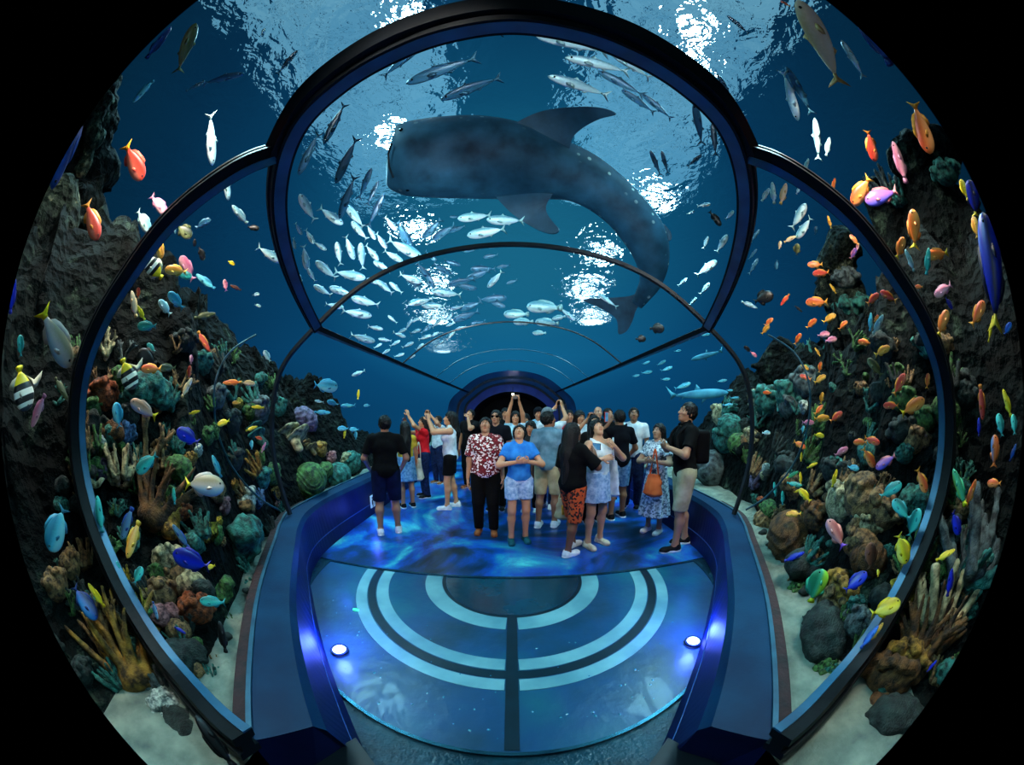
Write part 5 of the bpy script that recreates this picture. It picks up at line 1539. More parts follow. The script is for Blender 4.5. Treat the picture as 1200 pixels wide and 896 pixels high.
V.append(W[0] - c0 + (W[0] - W[2]).normalized() * .05); F += [(k, len(V) - 1, (k + 1) % NR) for k in range(NR)]; bk.append(0)
F.append(tuple((len(W) - 1) * NR + k for k in range(NR)))
shark = tag(empty('whale_shark', c0), 'huge whale shark with a curved tail seen from below through the roof', 'whale shark')
me = mesh('whale_shark_body', V, F); atr = me.attributes.new('back', 'FLOAT', 'POINT'); atr.data.foreach_set('value', bk)
bmx = bmesh.new(); bmx.from_mesh(me); bmesh.ops.recalc_face_normals(bmx, faces=bmx.faces); bmx.to_mesh(me); bmx.free()
mobj('body', me, SHARKM, shark)
def sfin(name, poly, d0, d1, th, mat=None):
    """fin from an outline; d0 at the root, d1 at the tip"""
    n = len(poly); root = Vector(((poly[0][0] + poly[-1][0]) / 2, (poly[0][1] + poly[-1][1]) / 2)); far = max((Vector(p) - root).length for p in poly)
    P = catmull([(p[0], p[1], 0) for p in poly], 5); Q = []
    for p in P:
        w_ = (Vector((p.x, p.y)) - root).length / far; Q.append(pt(p.x, p.y, d0 + (d1 - d0) * w_) - c0)
    bm = bmesh.new(); vs = [bm.verts.new(q) for q in Q]; bm.faces.new(vs); bmesh.ops.triangulate(bm, faces=bm.faces)
    bmesh.ops.subdivide_edges(bm, edges=bm.edges, cuts=2, use_grid_fill=True); bmesh.ops.recalc_face_normals(bm, faces=bm.faces)
    me = bpy.data.meshes.new(name); bm.to_mesh(me); bm.free()
    o = mobj(name, me, mat or SHARKM, shark); md = o.modifiers.new('thick', 'SOLIDIFY'); md.thickness = th; md.offset = 0
    return o
sfin('pectoral_fin', [(596, 152), (612, 140), (640, 129), (680, 125), (708, 127), (722, 134), (704, 139), (686, 148), (672, 160), (667, 176)], 7.1, 6.7, .07)
sfin('pectoral_fin', [(578, 226), (590, 240), (605, 254), (630, 269), (648, 274), (655, 269), (648, 260), (641, 250), (640, 240), (648, 226)], 7.1, 6.7, .07)
sfin('tail_fin', [(750, 342), (736, 347), (712, 349), (683, 351), (702, 360), (720, 371), (724, 380), (725, 391), (734, 388), (741, 376), (746, 362), (756, 348)], 7.92, 8.0, .05)
sfin('dorsal_fin', [(727, 268), (724, 273), (733, 274), (742, 284), (744, 270)], 7.5, 7.45, .05)
sfin('pelvic_fin', [(778, 262), (786, 272), (786, 281), (778, 284)], 7.6, 7.6, .04)
mobj('mouth', MB().tube([pt(px, py, d) - c0 for px, py, d in ((459, 168, 6.66), (455, 180, 6.70), (456, 195, 6.70), (461, 208, 6.66))], .02, 6).me('mouth', True), pm('shark_mouth', '#03101a', '#061824', rough=.8), shark)
for (x, y) in ((470, 152), (478, 222)):
    bm = bmesh.new(); bmesh.ops.create_uvsphere(bm, u_segments=10, v_segments=8, radius=.045); me = bpy.data.meshes.new('eye'); bm.to_mesh(me); bm.free()
    e_ = mobj('eye', me, EYEM, shark); e_.location = pt(x, y, 6.75) - c0
for (x0, y0, x1, y1) in ((636, 173, 652, 184), (640, 178, 650, 183)):
    mobj('gill_slit', MB().tube([pt(x0, y0, 6.72) - c0, pt((x0 + x1) / 2, (y0 + y1) / 2 + 3, 6.70) - c0, pt(x1, y1, 6.72) - c0], .014, 5).me('gill', True), MATS['shark_mouth'], shark)
# two small sharks far off in the blue water on the right
def small_shark(px, py, Lp, ang, d, lab):
    a = math.radians(ang); dx, dy = math.cos(a) * Lp / 2, -math.sin(a) * Lp / 2; pn, ptl = pt(px + dx, py + dy, d), pt(px - dx, py - dy, d)
    X = pn - ptl; Ln = X.length; X.normalize(); Z = X.cross(ray(px, py)).normalized(); Z = Z if Z.z > 0 else -Z; Y = Z.cross(X)
    M = Matrix((X, Y, Z)).transposed().to_4x4() @ Matrix.Diagonal((Ln, Ln, Ln, 1)); M.translation = (pn + ptl) / 2
    o = tag(empty('reef_shark', (0, 0, 0)), lab, 'shark'); o.matrix_world = M
    mt = pm('small_shark', '#1f6a86', '#3a90a8', scale=6, rough=.6, emis=.1)
    V, F = fish_body(dict(u=.075, d=.07, b=.6, w=.8, ts=.1, fk=.1, df=.05, pe=.012), 20, 14); mobj('body', mesh('shark_body', V, F), mt, o)
    for nm, P in (('dorsal_fin', [(.08, .05), (-.02, .16), (-.03, .12), (-.06, .05)]), ('tail_fin', [(-.33, .015), (-.42, .06), (-.52, .16), (-.47, .05), (-.44, 0), (-.46, -.07), (-.38, -.02)]), ('pectoral_fin', [(.18, -.04), (.05, -.15), (.06, -.09), (.09, -.04)]), ('anal_fin', [(-.2, -.03), (-.27, -.07), (-.26, -.02)])):
        V, F = sheet(P, .006); mobj(nm, mesh(nm, V, F), mt, o)
    return o
small_shark(818, 462, 72, 3, 8, 'pale blue shark swimming right above the polo shirted man')
small_shark(829, 416, 40, 196, 9, 'small pale shark swimming left under the right junction')
# ------------------------------------------------------------------ people
def skinmat():
    if 'skin' in MATS: return MATS['skin']
    m, nt = newmat('skin'); L = nt.links.new
    a = nd(nt, 'ShaderNodeAttribute', attribute_name='paint'); tc = nd(nt, 'ShaderNodeTexCoord'); n = nd(nt, 'ShaderNodeTexNoise', inp={'Scale': 30.0}); L(tc.outputs['Object'], n.inputs['Vector'])
    cr = nd(nt, 'ShaderNodeValToRGB'); cr.color_ramp.elements[0].color = (.86, .84, .83, 1); cr.color_ramp.elements[1].color = (1, 1, 1, 1); L(n.outputs['Fac'], cr.inputs[0])
    mx = nd(nt, 'ShaderNodeMix', data_type='RGBA', blend_type='MULTIPLY'); mx.inputs[0].default_value = 1; L(a.outputs['Color'], mx.inputs[6]); L(cr.outputs[0], mx.inputs[7])
    b = nd(nt, 'ShaderNodeBsdfPrincipled', inp={'Roughness': .5, 'Specular IOR Level': .35, 'Subsurface Weight': .0}); L(mx.outputs[2], b.inputs['Base Color'])
    o = nd(nt, 'ShaderNodeOutputMaterial'); L(b.outputs[0], o.inputs[0]); MATS['skin'] = m; return m
A3 = lambda *v: np.array(v, float)
def unit(v): return v / max(np.linalg.norm(v), 1e-9)
def ik(S, T, a, b, pole):
    d = T - S; l = np.linalg.norm(d); mx = (a + b) * .995
    if l > mx: T = S + d / l * mx; d = T - S; l = mx
    u = d / l; x = (a * a - b * b + l * l) / (2 * l); h = math.sqrt(max(0, a * a - x * x)); p = pole - u * (pole @ u); return S + u * x + unit(p) * h, T
def rotz(a): c, s = math.cos(a), math.sin(a); return np.array([[c, -s, 0], [s, c, 0], [0, 0, 1.]])
def rotx(a): c, s = math.cos(a), math.sin(a); return np.array([[1, 0, 0], [0, c, -s], [0, s, c.real]])
ARMS = {'down': ((.25, .04, .80), (.6, -.7, 0)), 'downbent': ((.24, .17, .93), (.6, -.8, 0)), 'phone': ((.06, .36, 1.55), (.7, .1, -.9)), 'phonehi': ((.06, .32, 1.72), (.8, .2, -.6)), 'clasp': ((.085, .25, 1.21), (.8, -.3, -.4)), 'overhead': ((.05, .16, 1.98), (1, .1, .1)),
        'face': ((.09, .17, 1.50), (.6, .2, -.9)), 'front': ((.07, .34, 1.08), (.7, -.4, -.4)), 'cross': ((.05, .24, 1.16), (.8, -.3, -.4)), 'reach': ((.12, .46, 1.30), (.6, -.1, -.8)), 'bag': ((.27, .10, .86), (.6, -.6, 0)), 'shoulder': ((.13, .16, 1.36), (.8, .1, -.8))}
def hand(S, W, h, across, n, side, curl):
    """palm, four fingers of different lengths with a knuckle bend, thumb from the side of the palm"""
    R = np.stack([across, h, n], 1)
    S.cone(W - h * .05, W + h * .012, .0245, .022, k=.012); S.ell(W + h * .05, (.037, .05, .0155), R, k=.014)
    for i, l in enumerate((.064, .074, .070, .054)):
        b = W + h * (.088 - .004 * abs(i - 1.3)) + across * side * (.029 - .0193 * i)
        d1 = unit(h + across * side * (.10 - .07 * i) + n * math.tan(min(1.2, curl * .55))); d2 = unit(h * math.cos(curl * 1.5) + n * math.sin(curl * 1.5))
        S.cone(b - h * .012, b + d1 * l * .5, .0092, .0086, k=.004); S.cone(b + d1 * l * .5, b + d1 * l * .5 + d2 * l * .5, .0086, .0072, k=.003)
    t0 = W + h * .025 + across * side * .028; t1 = t0 + unit(h * .55 + across * side * .8 + n * .35) * .04; t2 = t1 + unit(h * .9 + across * side * .15 + n * .5) * .032
    S.cone(t0, t1, .0125, .0105, k=.008); S.cone(t1, t2, .0102, .0082, k=.003)
def person(lab, pos, s, yaw, L='down', R='down', head=(0, 0), w=1.0, sex='m', skin='#b07a58', hair='short', hcol='#040303', top=('tee', 'black', .90, .62), bot=('shorts', 'navy', .52), shoe='white', stance=((-.10, .0), (.10, .0)), sole='white', res=1.0, lean=0):
    """pos: floor point; s: height / 1.70; yaw: 0 faces away, 180 faces the photographer"""
    f = sex == 'f'; sw = (.158 if f else .185) * (1 + (w - 1) * .5); hw = .092; root = tag(empty('person', pos, math.radians(yaw)), lab, 'person', None); root.scale = (s, s, s)
    B = SDF(.035)
    lw = 1 + (w - 1) * .6; knees = []; ank = []
    for i, sx in ((0, -1), (1, 1)):
        ax, ay = stance[i]; hp = A3(sx * hw, 0, .90); an = A3(ax, ay - .03, .085); kn = (hp + an) / 2 + A3(sx * .004, .028, -.005); knees.append(kn); ank.append(an)
        B.cone(hp, kn, .088 * lw, .056 * lw); mid = kn + (an - kn) * .32 + A3(0, -.018, 0); B.cone(kn, mid, .053 * lw, .055 * lw); B.cone(mid, an, .055 * lw, .036)
        B.cone(an, an + A3(0, -.03, -.05), .036, .034); B.cone(an + A3(0, -.02, -.05), an + A3(sx * .012, .15, -.062), .034, .024)
    B.ell((0, -.012, .945), (.158 * w if not f else .165 * w, .112 * w, .12)); B.ell((0, .0, 1.08), (.132 * w if not f else .118 * w, .098 * w, .15)); B.ell((0, .0, 1.27), (.152 * w, .108 * w, .18))
    if f:
        for sx in (-1, 1): B.ell((sx * .07, .085, 1.27), (.06, .055, .06))
    [B.cone((0, -.015, 1.405), (q_ * (sw - .015), -.01, 1.375), .062, .050) for q_ in (-1, 1)]; B.cone((0, -.02, 1.38), (0, .0, 1.50), .062, .052)
    sho = {-1: A3(-sw, -.01, 1.372), 1: A3(sw, -.01, 1.372)}; elb = {}; wri = {}; HS = []
    for sx, pose in ((-1, L), (1, R)):
        p = ARMS[pose] if isinstance(pose, str) else pose; T = A3(*p[0]); T[0] *= sx; P = A3(*p[1]); P[0] *= sx
        E, T = ik(sho[sx], T, .285, .255, P); elb[sx] = E; wri[sx] = T
        B.cone(sho[sx], E, .051, .040); B.cone(E, T, .041, .027)
        h = unit(T - E); pn = pose if isinstance(pose, str) else 'x'
        if pn in ('phone', 'phonehi', 'overhead'): h = unit(h * .5 + A3(0, .15, .9)); n = unit(A3(-sx, .3, 0) - h * (A3(-sx, .3, 0) @ h)); cu = .75
        elif pn in ('clasp', 'cross', 'front', 'reach', 'face', 'shoulder'): n = unit(A3(-sx * .6, -.2, .4) - h * (A3(-sx * .6, -.2, .4) @ h)); cu = .8
        else: n = unit(A3(-sx, 0, 0) - h * (A3(-sx, 0, 0) @ h)); cu = .45
        ac = np.cross(h, n); hs = SDF(.01); side = 1 if (ac @ (A3(0, 1, .3))) > 0 else -1
        hand(hs, T, h, ac, n, side, cu); HS.append(hs)
    pc = A3(0, .0, 1.475); RH = rotz(math.radians(head[1])) @ rotx(math.radians(head[0])); hc = pc + RH @ A3(0, .012, .105)
    Hd = SDF(.018); q = lambda x, y, z: hc + RH @ A3(x, y, z)
    Hd.ell(q(0, -.008, .012), (.076, .094, .098), RH); Hd.ell(q(0, .022, -.03), (.062, .074, .088), RH); Hd.ell(q(0, .055, -.095), (.036, .033, .028), RH, k=.03)
    Hd.cone(q(0, .088, .006), q(0, .108, -.034), .009, .0145, k=.012); Hd.ell(q(0, .098, -.038), (.019, .012, .010), RH, k=.01)
    for sx in (-1, 1):
        Hd.ell(q(sx * .032, .096, .004), (.021, .016, .014), RH, k=.012, sub=True); Hd.ell(q(sx * .031, .078, .004), (.0135, .0125, .0115), RH, k=.004)
        Hd.cone(q(sx * .014, .094, .024), q(sx * .05, .08, .022), .008, .006, k=.01); Hd.ell(q(sx * .074, -.008, -.012), (.011, .022, .031), RH, k=.008); Hd.ell(q(sx * .042, .06, -.03), (.024, .022, .022), RH, k=.02)
    Hd.ell(q(0, .091, -.066), (.025, .012, .0065), RH, k=.006); Hd.ell(q(0, .089, -.076), (.021, .012, .0065), RH, k=.006)
    Hd.cone(pc + A3(0, -.015, -.05), hc + RH @ A3(0, -.015, -.04), .055, .056, k=.025)
    parts = [B.mesh(.0125 * res), Hd.mesh(.0062 * res)] + [x.mesh(.0048 * res) for x in HS]
    V, F = joinVF(parts); me = mesh('person_body', V, F)
    col = np.ones((len(V), 4)); col[:, :3] = H(skin)
    def dab(c, r, rgb, k=1.0): 
        m_ = np.linalg.norm((V - c) @ RH / np.array(r), axis=1) < 1; col[m_, :3] = rgb
    for sx in (-1, 1):
        dab(q(sx * .031, .091, .004), (.015, .014, .0085), (.55, .52, .5)); dab(q(sx * .031, .094, .004), (.0075, .016, .0085), (.01, .006, .004)); dab(q(sx * .033, .09, .026), (.021, .02, .006), (.015, .01, .008))
    dab(q(0, .098, -.070), (.024, .02, .0105), tuple(x * y for x, y in zip(H(skin), (.78, .42, .40))))
    at_ = me.color_attributes.new('paint', 'FLOAT_COLOR', 'POINT'); at_.data.foreach_set('color', col.astype(np.float32).ravel())
    mobj('body', me, skinmat(), root)
    # hair
    if hair != 'bald':
        S = SDF(.03); g = .012 if hair in ('short', 'cap') else .020
        S.ell(q(0, -.012, .018), (.079 + g, .096 + g, .096 + g), RH); S.ell(q(0, .05, -.05), (.068, .085, .112), RH, k=.01, sub=True)
        if hair != 'long': S.cut(q(0, -.08, -.075), RH @ A3(0, -.25, -1))
        if hair == 'bun': S.ell(q(0, -.12, .05), (.045, .045, .045), RH)
        V, F = S.mesh(.0075 * res, noise=lambda P: .007 * vnoise(P, 60)); Ls = [(V, F)]
        if hair in ('long', 'verylong'):
            S = SDF(.04); b0 = q(0, -.05, .01); dn = .30 if hair == 'long' else .52
            S.cone(b0, A3(b0[0], min(b0[1] - .03, -.09), 1.34), .088, .085); S.cone(A3(b0[0], min(b0[1] - .03, -.09), 1.34), A3(b0[0], -.115, 1.50 - dn), .09, .055)
            for sx in (-1, 1): a0 = q(sx * .07, -.012, .0); S.cone(a0, A3(a0[0] + sx * .02, a0[1] - .01, 1.50 - dn * .62), .032, .026)
            Ls.append(S.mesh(.009 * res, noise=lambda P: .010 * vnoise(P * A3(1, 1, .12), 55)))
        V, F = joinVF(Ls); mobj('hair', mesh('hair', V, F), pm('hair_' + hcol, hcol, None, scale=60, rough=.5, spec=.2, bump=.5, bscale=90, stretch=(1, 1, .15)), root)
    if hair == 'cap':
        S = SDF(.012); S.ell(q(0, -.01, .035), (.095, .112, .095), RH); S.cut(q(0, 0, .028), RH @ A3(0, .12, -1)); S2 = SDF(.01); S2.ell(q(0, .125, .034), (.075, .075, .009), RH)
        V, F = joinVF([S.mesh(.008), S2.mesh(.006)]); mobj('cap', mesh('cap', V, F), pm('cap_grey', '#4a5258', '#6a747a', scale=40, rough=.9), root)
    # top
    kind, cm, hem, sl = top; tm = cloth(cm); S = SDF(.05); e = .017 if kind != 'loose' else .03
    S.ell((0, -.008, .95), (.165 * w + e, .118 * w + e, .14)); S.ell((0, .005, 1.09), (.14 * w + e, .108 * w + e, .16)); S.ell((0, .0, 1.27), (.155 * w + e, .11 * w + e, .18))
    if f:
        for sx in (-1, 1): S.ell((sx * .07, .085, 1.27), (.06 + e, .055 + e, .06 + e))
    if kind in ('tank', 'oneshoulder'):
        for sx in ((-1, 1) if kind == 'tank' else (1,)): S.cone((sx * .09, .07, 1.34), (sx * .10, .0, 1.45), .026, .024, k=.03); S.cone((sx * .10, .0, 1.45), (sx * .09, -.09, 1.34), .024, .026, k=.03)
        S.cut((0, 0, 1.475), (0, 0, 1))
        if kind == 'oneshoulder': S.cut((-.06, 0, 1.36), (-.55, 0, 1))
    else:
        [S.cone((0, -.015, 1.412), (q_ * (sw - .02), -.01, 1.376), .060 + e * .5, .048 + e * .6) for q_ in (-1, 1)]
        for sx in (-1, 1):
            d = unit(elb[sx] - sho[sx]); end = sho[sx] + (elb[sx] - sho[sx]) * min(sl, 1)
            if sl > 1: S.cone(sho[sx], elb[sx], .056 + e, .046 + e); S.cone(elb[sx], wri[sx], .046 + e, .034 + e * .6, cut=(wri[sx] - unit(wri[sx] - elb[sx]) * .02, unit(wri[sx] - elb[sx])))
            else: S.cone(sho[sx], elb[sx], .048 + e * .8, .050 + e * 1.3, cut=(end, d))
        S.ell((0, .035, 1.50), (.062, .07, .072), k=.01, sub=True)
        S.cut((0, 0, 1.475), (0, .0, 1))
    S.cut((0, 0, hem), (0, 0, -1))
    to = mobj('shirt', mesh('shirt', *S.mesh(.0105 * res, noise=lambda P: .006 * vnoise(P * A3(1, 1, .45), 13) + .003 * vnoise(P, 24))), tm, root)
    if kind == 'polo':
        S = SDF(.01); S.cone((-.055, -.02, 1.478), (.055, -.02, 1.478), .022, .022); S.cone((-.055, -.02, 1.478), (-.03, .075, 1.452), .018, .014); S.cone((.055, -.02, 1.478), (.03, .075, 1.452), .018, .014); mobj('collar', mesh('collar', *S.mesh(.008)), tm, root)
    # bottom
    bk, bc, bz = bot; bm_ = cloth(bc); S = SDF(.04); e = .022
    if bk in ('shorts', 'trousers'):
        S.ell((0, -.012, .945), (.16 * w + e * .7, .114 * w + e * .7, .12))
        for i, sx in ((0, -1), (1, 1)):
            hp = A3(sx * hw, 0, .90); kn = knees[i]; an = ank[i]
            S.cone(hp, kn, .092 * lw + e, .060 * lw + e * 1.25, k=.02)
            if bk == 'trousers': S.cone(kn, an + A3(0, 0, .0), .060 * lw + e, .045 + e, k=.02)
        S.cut((0, 0, 1.03), (0, 0, 1)); S.cut((0, 0, bz), (0, 0, -1))
    elif bk == 'skirt': S.fr((0, -.01, 1.03), (0, -.01, bz), (.165 * w + .012, .122 * w + .014), (.215 * w, .185 * w), 9, .03)
    elif bk == 'dress': S.fr((0, -.01, 1.06), (0, .0, bz), (.155 * w + .012, .118 * w + .012), (.265 * w, .225 * w), 11, .06)
    mobj({'shorts': 'shorts', 'trousers': 'trousers', 'skirt': 'skirt', 'dress': 'skirt'}[bk], mesh(bk, *S.mesh(.0105 * res, noise=lambda P: .005 * vnoise(P * A3(1, 1, .4), 16))), bm_, root)
    # shoes
    for i, sx in ((0, -1), (1, 1)):
        an = ank[i]; S = SDF(.03)
        S.cone(an + A3(0, -.035, -.045), an + A3(sx * .012, .13, -.058), .044, .036); S.ell(an + A3(sx * .014, .13, -.058), (.046, .062, .034)); S.cone(an + A3(0, -.02, -.03), an + A3(0, -.02, .005), .046, .046); S.ell(an + A3(0, -.005, .03), (.05, .05, .04), sub=True, k=.01); S.cut((0, 0, .012), (0, 0, -1))
        sh = mobj('shoe', mesh('shoe', *S.mesh(.008 * res)), cloth('shoe_' + shoe), root)
        S = SDF(.02); S.ell(an + A3(0, -.04, -.072), (.047, .05, .02)); S.cone(an + A3(0, -.03, -.072), an + A3(sx * .013, .14, -.072), .046, .048); S.cut((0, 0, .028), (0, 0, 1)); S.cut((0, 0, .001), (0, 0, -1))
        so = mobj('sole', mesh('sole', *S.mesh(.008 * res)), cloth('shoe_' + sole), sh)
    M = Matrix.Translation(Vector(pos)) @ Matrix.Rotation(math.radians(yaw), 4, 'Z') @ Matrix.Scale(s, 4)
    return dict(root=root, M=M, w=wri, e=elb, s=sho, hc=hc, at=lambda x, y, z: M @ Vector((x, y, z)), yaw=yaw, sc=s)
CL = {'black': ('#020203', '#060607'), 'navy': ('#040a24', '#0a1438'), 'darknavy': ('#020308', '#050812'), 'yellow': ('#a8861c', '#d2b03c'), 'denim': ('#3c6c96', '#7aa6c8'), 'lightdenim': ('#6488b4', '#a4c0dc'), 'red': ('#b01018', '#d82430'), 'jeans': ('#0c1630', '#1a2a50'), 'white': ('#9cacb8', '#d4dee4'), 'greyblue': ('#44687c', '#64889c'), 'lightblue': ('#6c9cb8', '#94bccc'),
      'khaki': ('#8c8468', '#aea688'), 'blue': ('#1c5ca8', '#2c78c4'), 'darkgrey': ('#08090b', '#121416'), 'shoe_white': ('#b4b8bc', '#dcdee0'), 'shoe_black': ('#060607', '#101012'), 'shoe_brown': ('#6a3c22', '#94603c'), 'shoe_teal': ('#0c4450', '#1a6470'), 'shoe_cream': ('#b8a890', '#d8ccb8'), 'teal': ('#0c4a50', '#1a6a70')}
def cloth(c):
    if c == 'floral': return pm('cloth_floral', '#d8ccc8', '#5a0a14', scale=46, tex='cells', rough=.9, lo=.28, hi=.40, c3='#b02034')
    if c == 'batik': return pm('cloth_batik', '#16080a', '#b8481a', scale=42, tex='cells', rough=.9, lo=.30, hi=.5, c3='#8c2010')
    if c == 'whitefloral': return pm('cloth_whitefloral', '#5a6a7c', '#c4ccd4', scale=40, tex='cells', rough=.9, lo=.3, hi=.6)
    if c == 'print': return pm('cloth_print', '#060607', '#0e0e10', scale=30, rough=.9)
    a, b = CL[c]; return pm('cloth_' + c, a, b, scale=22 if 'denim' in c or c == 'jeans' else 9, rough=.9 if 'shoe' not in c else .6, bump=.15, bscale=160, spec=.12)
def fpos(px, py): p = atz(px, py, 0); return (p.x, p.y, 0)
def dpos(px, d): r = ray(px, 481); k = d / math.hypot(r.x, r.y); return (r.x * k, r.y * k, 0)
def hgt(pos, px, top):
    r = ray(px, top); D = math.hypot(pos[0], pos[1]); z = EYE + r.z / math.hypot(r.x, r.y) * D; return max(.82, min(1.12, (z - .0) / 1.715))
PP = {}
def P(key, lab, pos, px, ptop, yaw, **k): PP[key] = person(lab, pos, hgt(pos, px, ptop), yaw, **k)
P('A', 'stocky man with his back turned in black t-shirt, navy shorts and white sneakers', fpos(457, 624), 451, 485, 22, w=1.14, L='downbent', R='downbent', top=('tee', 'black', .84, .75), bot=('shorts', 'navy', .50), stance=((-.13, -.03), (.13, .05)), skin='#9a6e58', head=(6, 12))
P('B', 'long haired woman in yellow blouse and denim skirt seen from behind', fpos(478, 594), 477, 493, 38, sex='f', hair='verylong', top=('tee', 'yellow', .98, .55), bot=('skirt', 'denim', .56), shoe='black', L='downbent', R='down')
P('D', 'woman in red top and dark jeans holding up a phone', fpos(498, 582), 493, 487, 118, sex='f', hair='long', top=('tee', 'red', .93, .5), bot=('trousers', 'jeans', .07), shoe='black', L='phonehi', R='phone', head=(14, 6))
P('E', 'person in white shirt and jeans stretching both arms forward to take a photo', fpos(514, 566), 512, 486, 150, top=('tee', 'white', .9, .55), bot=('trousers', 'jeans', .07), shoe='brown', L='phonehi', R='phonehi', hair='short', head=(12, 0))
P('F', 'woman in loose white tank top and black shorts photographing towards the left', fpos(529, 595), 528, 481, 100, sex='f', hair='long', top=('tank', 'white', .86, 0), bot=('shorts', 'black', .62), L='phone', R='phone', head=(14, 8), stance=((-.10, .10), (.10, -.06)), skin='#c08a66')
P('G', 'man all in black looking up with a hand at his face', fpos(551, 572), 556, 478, 150, top=('tee', 'black', .88, .62), bot=('trousers', 'black', .07), shoe='brown', L='face', R='down', head=(26, 10))
P('H', 'woman in red floral blouse and black trousers looking up', fpos(570, 624), 570, 487, 180, sex='f', w=1.16, hair='short', top=('loose', 'floral', .86, .78), bot=('trousers', 'black', .07), shoe='brown', sole='brown', head=(24, 0), skin='#a4765a', stance=((-.11, .04), (.11, 0)))
P('I', 'man in dark navy shirt standing just behind the floral blouse woman', dpos(581, 5.3), 581, 479, 174, top=('tee', 'darknavy', .88, .62), bot=('trousers', 'black', .07), shoe='black', head=(12, -8), skin='#a67658')
P('J', 'woman in light blue top with both arms stretched high overhead holding a phone', dpos(604, 6.0), 604, 481, 180, sex='f', hair='long', top=('tee', 'lightblue', .9, .62), bot=('trousers', 'jeans', .07), L='overhead', R='overhead', shoe='black', head=(12, 0))
P('K1', 'dark clothed person far back between navy shirt man and raised arms', dpos(592, 7.2), 593, 477, 185, top=('tee', 'black', .88, .62), bot=('trousers', 'black', .07), shoe='black', res=1.25)
P('K2', 'long haired woman in dark top far back right of the raised arms', dpos(616, 6.9), 616, 484, 172, sex='f', hair='long', top=('tee', 'darkgrey', .88, .62), bot=('trousers', 'jeans', .07), shoe='black', res=1.25)
P('K3', 'woman in black standing far back left of the raised arms', dpos(597, 7.6), 598, 484, 178, sex='f', hair='long', top=('tee', 'black', .88, .62), bot=('trousers', 'black', .07), shoe='black', res=1.25, head=(10, 0))
P('L', 'young person in bright blue t-shirt and denim shorts, hands clasped, gazing up', fpos(608, 634), 602, 495, 188, sex='f', hair='bun', top=('tee', 'blue', .93, .55), bot=('shorts', 'lightdenim', .66), shoe='teal', sole='teal', L='clasp', R='clasp', head=(38, -12), skin='#b08062', stance=((-.10, 0), (.11, .03)))
P('M', 'person in black shirt with a yellow print right behind the blue t-shirt', dpos(622, 5.2), 620, 492, 165, sex='f', hair='long', top=('tee', 'print', .86, .62), bot=('trousers', 'black', .07), shoe='white', L='downbent')
P('N', 'man in light blue shirt and dark knit hat facing the photographer', dpos(631, 6.3), 631, 476, 184, hair='short', top=('tee', 'lightblue', .88, .62), bot=('trousers', 'jeans', .07), shoe='black')
P('O', 'man seen from behind in grey blue t-shirt, khaki shorts and white sneakers', fpos(641, 616), 648, 480, -22, top=('tee', 'greyblue', .87, .66), bot=('shorts', 'khaki', .50), head=(10, -45), skin='#8a6048', stance=((-.11, -.06), (.11, .04)))
P('P', 'man in grey cap and white shirt raising a camera behind the grey blue t-shirt', dpos(643, 5.4), 641, 476, -40, hair='cap', top=('tee', 'white', .88, .62), bot=('trousers', 'jeans', .07), shoe='white', L='phonehi', R='phonehi', head=(16, -10))
P('Q', 'woman with very long black hair, black top and orange batik shorts', fpos(668, 646), 668, 494, -58, sex='f', w=1.08, hair='verylong', top=('loose', 'black', .80, .9), bot=('shorts', 'batik', .46), L='bag', R=((.12, .24, 1.34), (.7, .1, -.9)), head=(14, -4), skin='#6e4632', stance=((-.10, .16), (.10, -.10)))
P('R', 'laughing woman in white one-shoulder top and denim mini skirt looking up', fpos(696, 638), 691, 489, 205, sex='f', hair='long', top=('oneshoulder', 'white', .96, 0), bot=('skirt', 'lightdenim', .64), shoe='cream', sole='cream', L='shoulder', R=((.12, .22, 1.22), (.8, -.3, -.4)), head=(36, -14), skin='#b88a6c', stance=((-.12, .0), (.12, .04)))
P('S', 'woman facing the photographer behind the very long black hair', dpos(667, 5.9), 667, 479, 182, sex='f', hair='short', top=('tee', 'red', .9, .6), bot=('trousers', 'jeans', .07), shoe='black', head=(8, 0), skin='#b07a5c')
P('T', 'woman with dark hair raising a phone behind the laughing woman', dpos(679, 5.9), 677, 480, 200, sex='f', hair='long', top=('tee', 'white', .9, .6), bot=('trousers', 'jeans', .07), shoe='black', L='phone', R='phone')
P('U', 'bald man in dark shirt at the back right of the crowd', dpos(701, 6.5), 699, 475, 186, hair='bald', top=('tee', 'black', .88, .62), bot=('trousers', 'black', .07), shoe='black', head=(8, 0), skin='#b4866a')
P('V', 'pale faced woman in black just behind the laughing woman', dpos(697, 4.7), 696, 485, 186, sex='f', hair='long', top=('tee', 'black', .88, .62), bot=('trousers', 'black', .07), shoe='black', head=(26, -6), skin='#c49a7c')
P('W', 'man with his back turned in dark navy t-shirt and denim shorts', fpos(722, 607), 724, 479, 12, top=('tee', 'darknavy', .84, .7), bot=('shorts', 'denim', .52), shoe='black', L='face', R='downbent', w=1.06, stance=((-.12, 0), (.12, .06)), skin='#8a6048')
P('X', 'man in white t-shirt with a dark strap beside the right ledge', fpos(739, 594), 738, 476, 150, top=('tee', 'white', .88, .62), bot=('trousers', 'jeans', .07), shoe='black', L='down', R='downbent', head=(14, 10), skin='#8a6048')
P('Y', 'dark haired man half hidden behind the dark navy t-shirt', dpos(713, 6.0), 714, 477, 196, top=('tee', 'black', .88, .62), bot=('trousers', 'black', .07), shoe='black', head=(12, 0), skin='#a67a60')
P('Z1', 'woman in pale floral dress looking up beside the polo shirted man', fpos(764, 623), 772, 495, 128, sex='f', hair='long', top=('tee', 'whitefloral', 1.0, .6), bot=('dress', 'whitefloral', .30), shoe='white', L='cross', R='cross', head=(18, -6), skin='#b08468', w=.98)
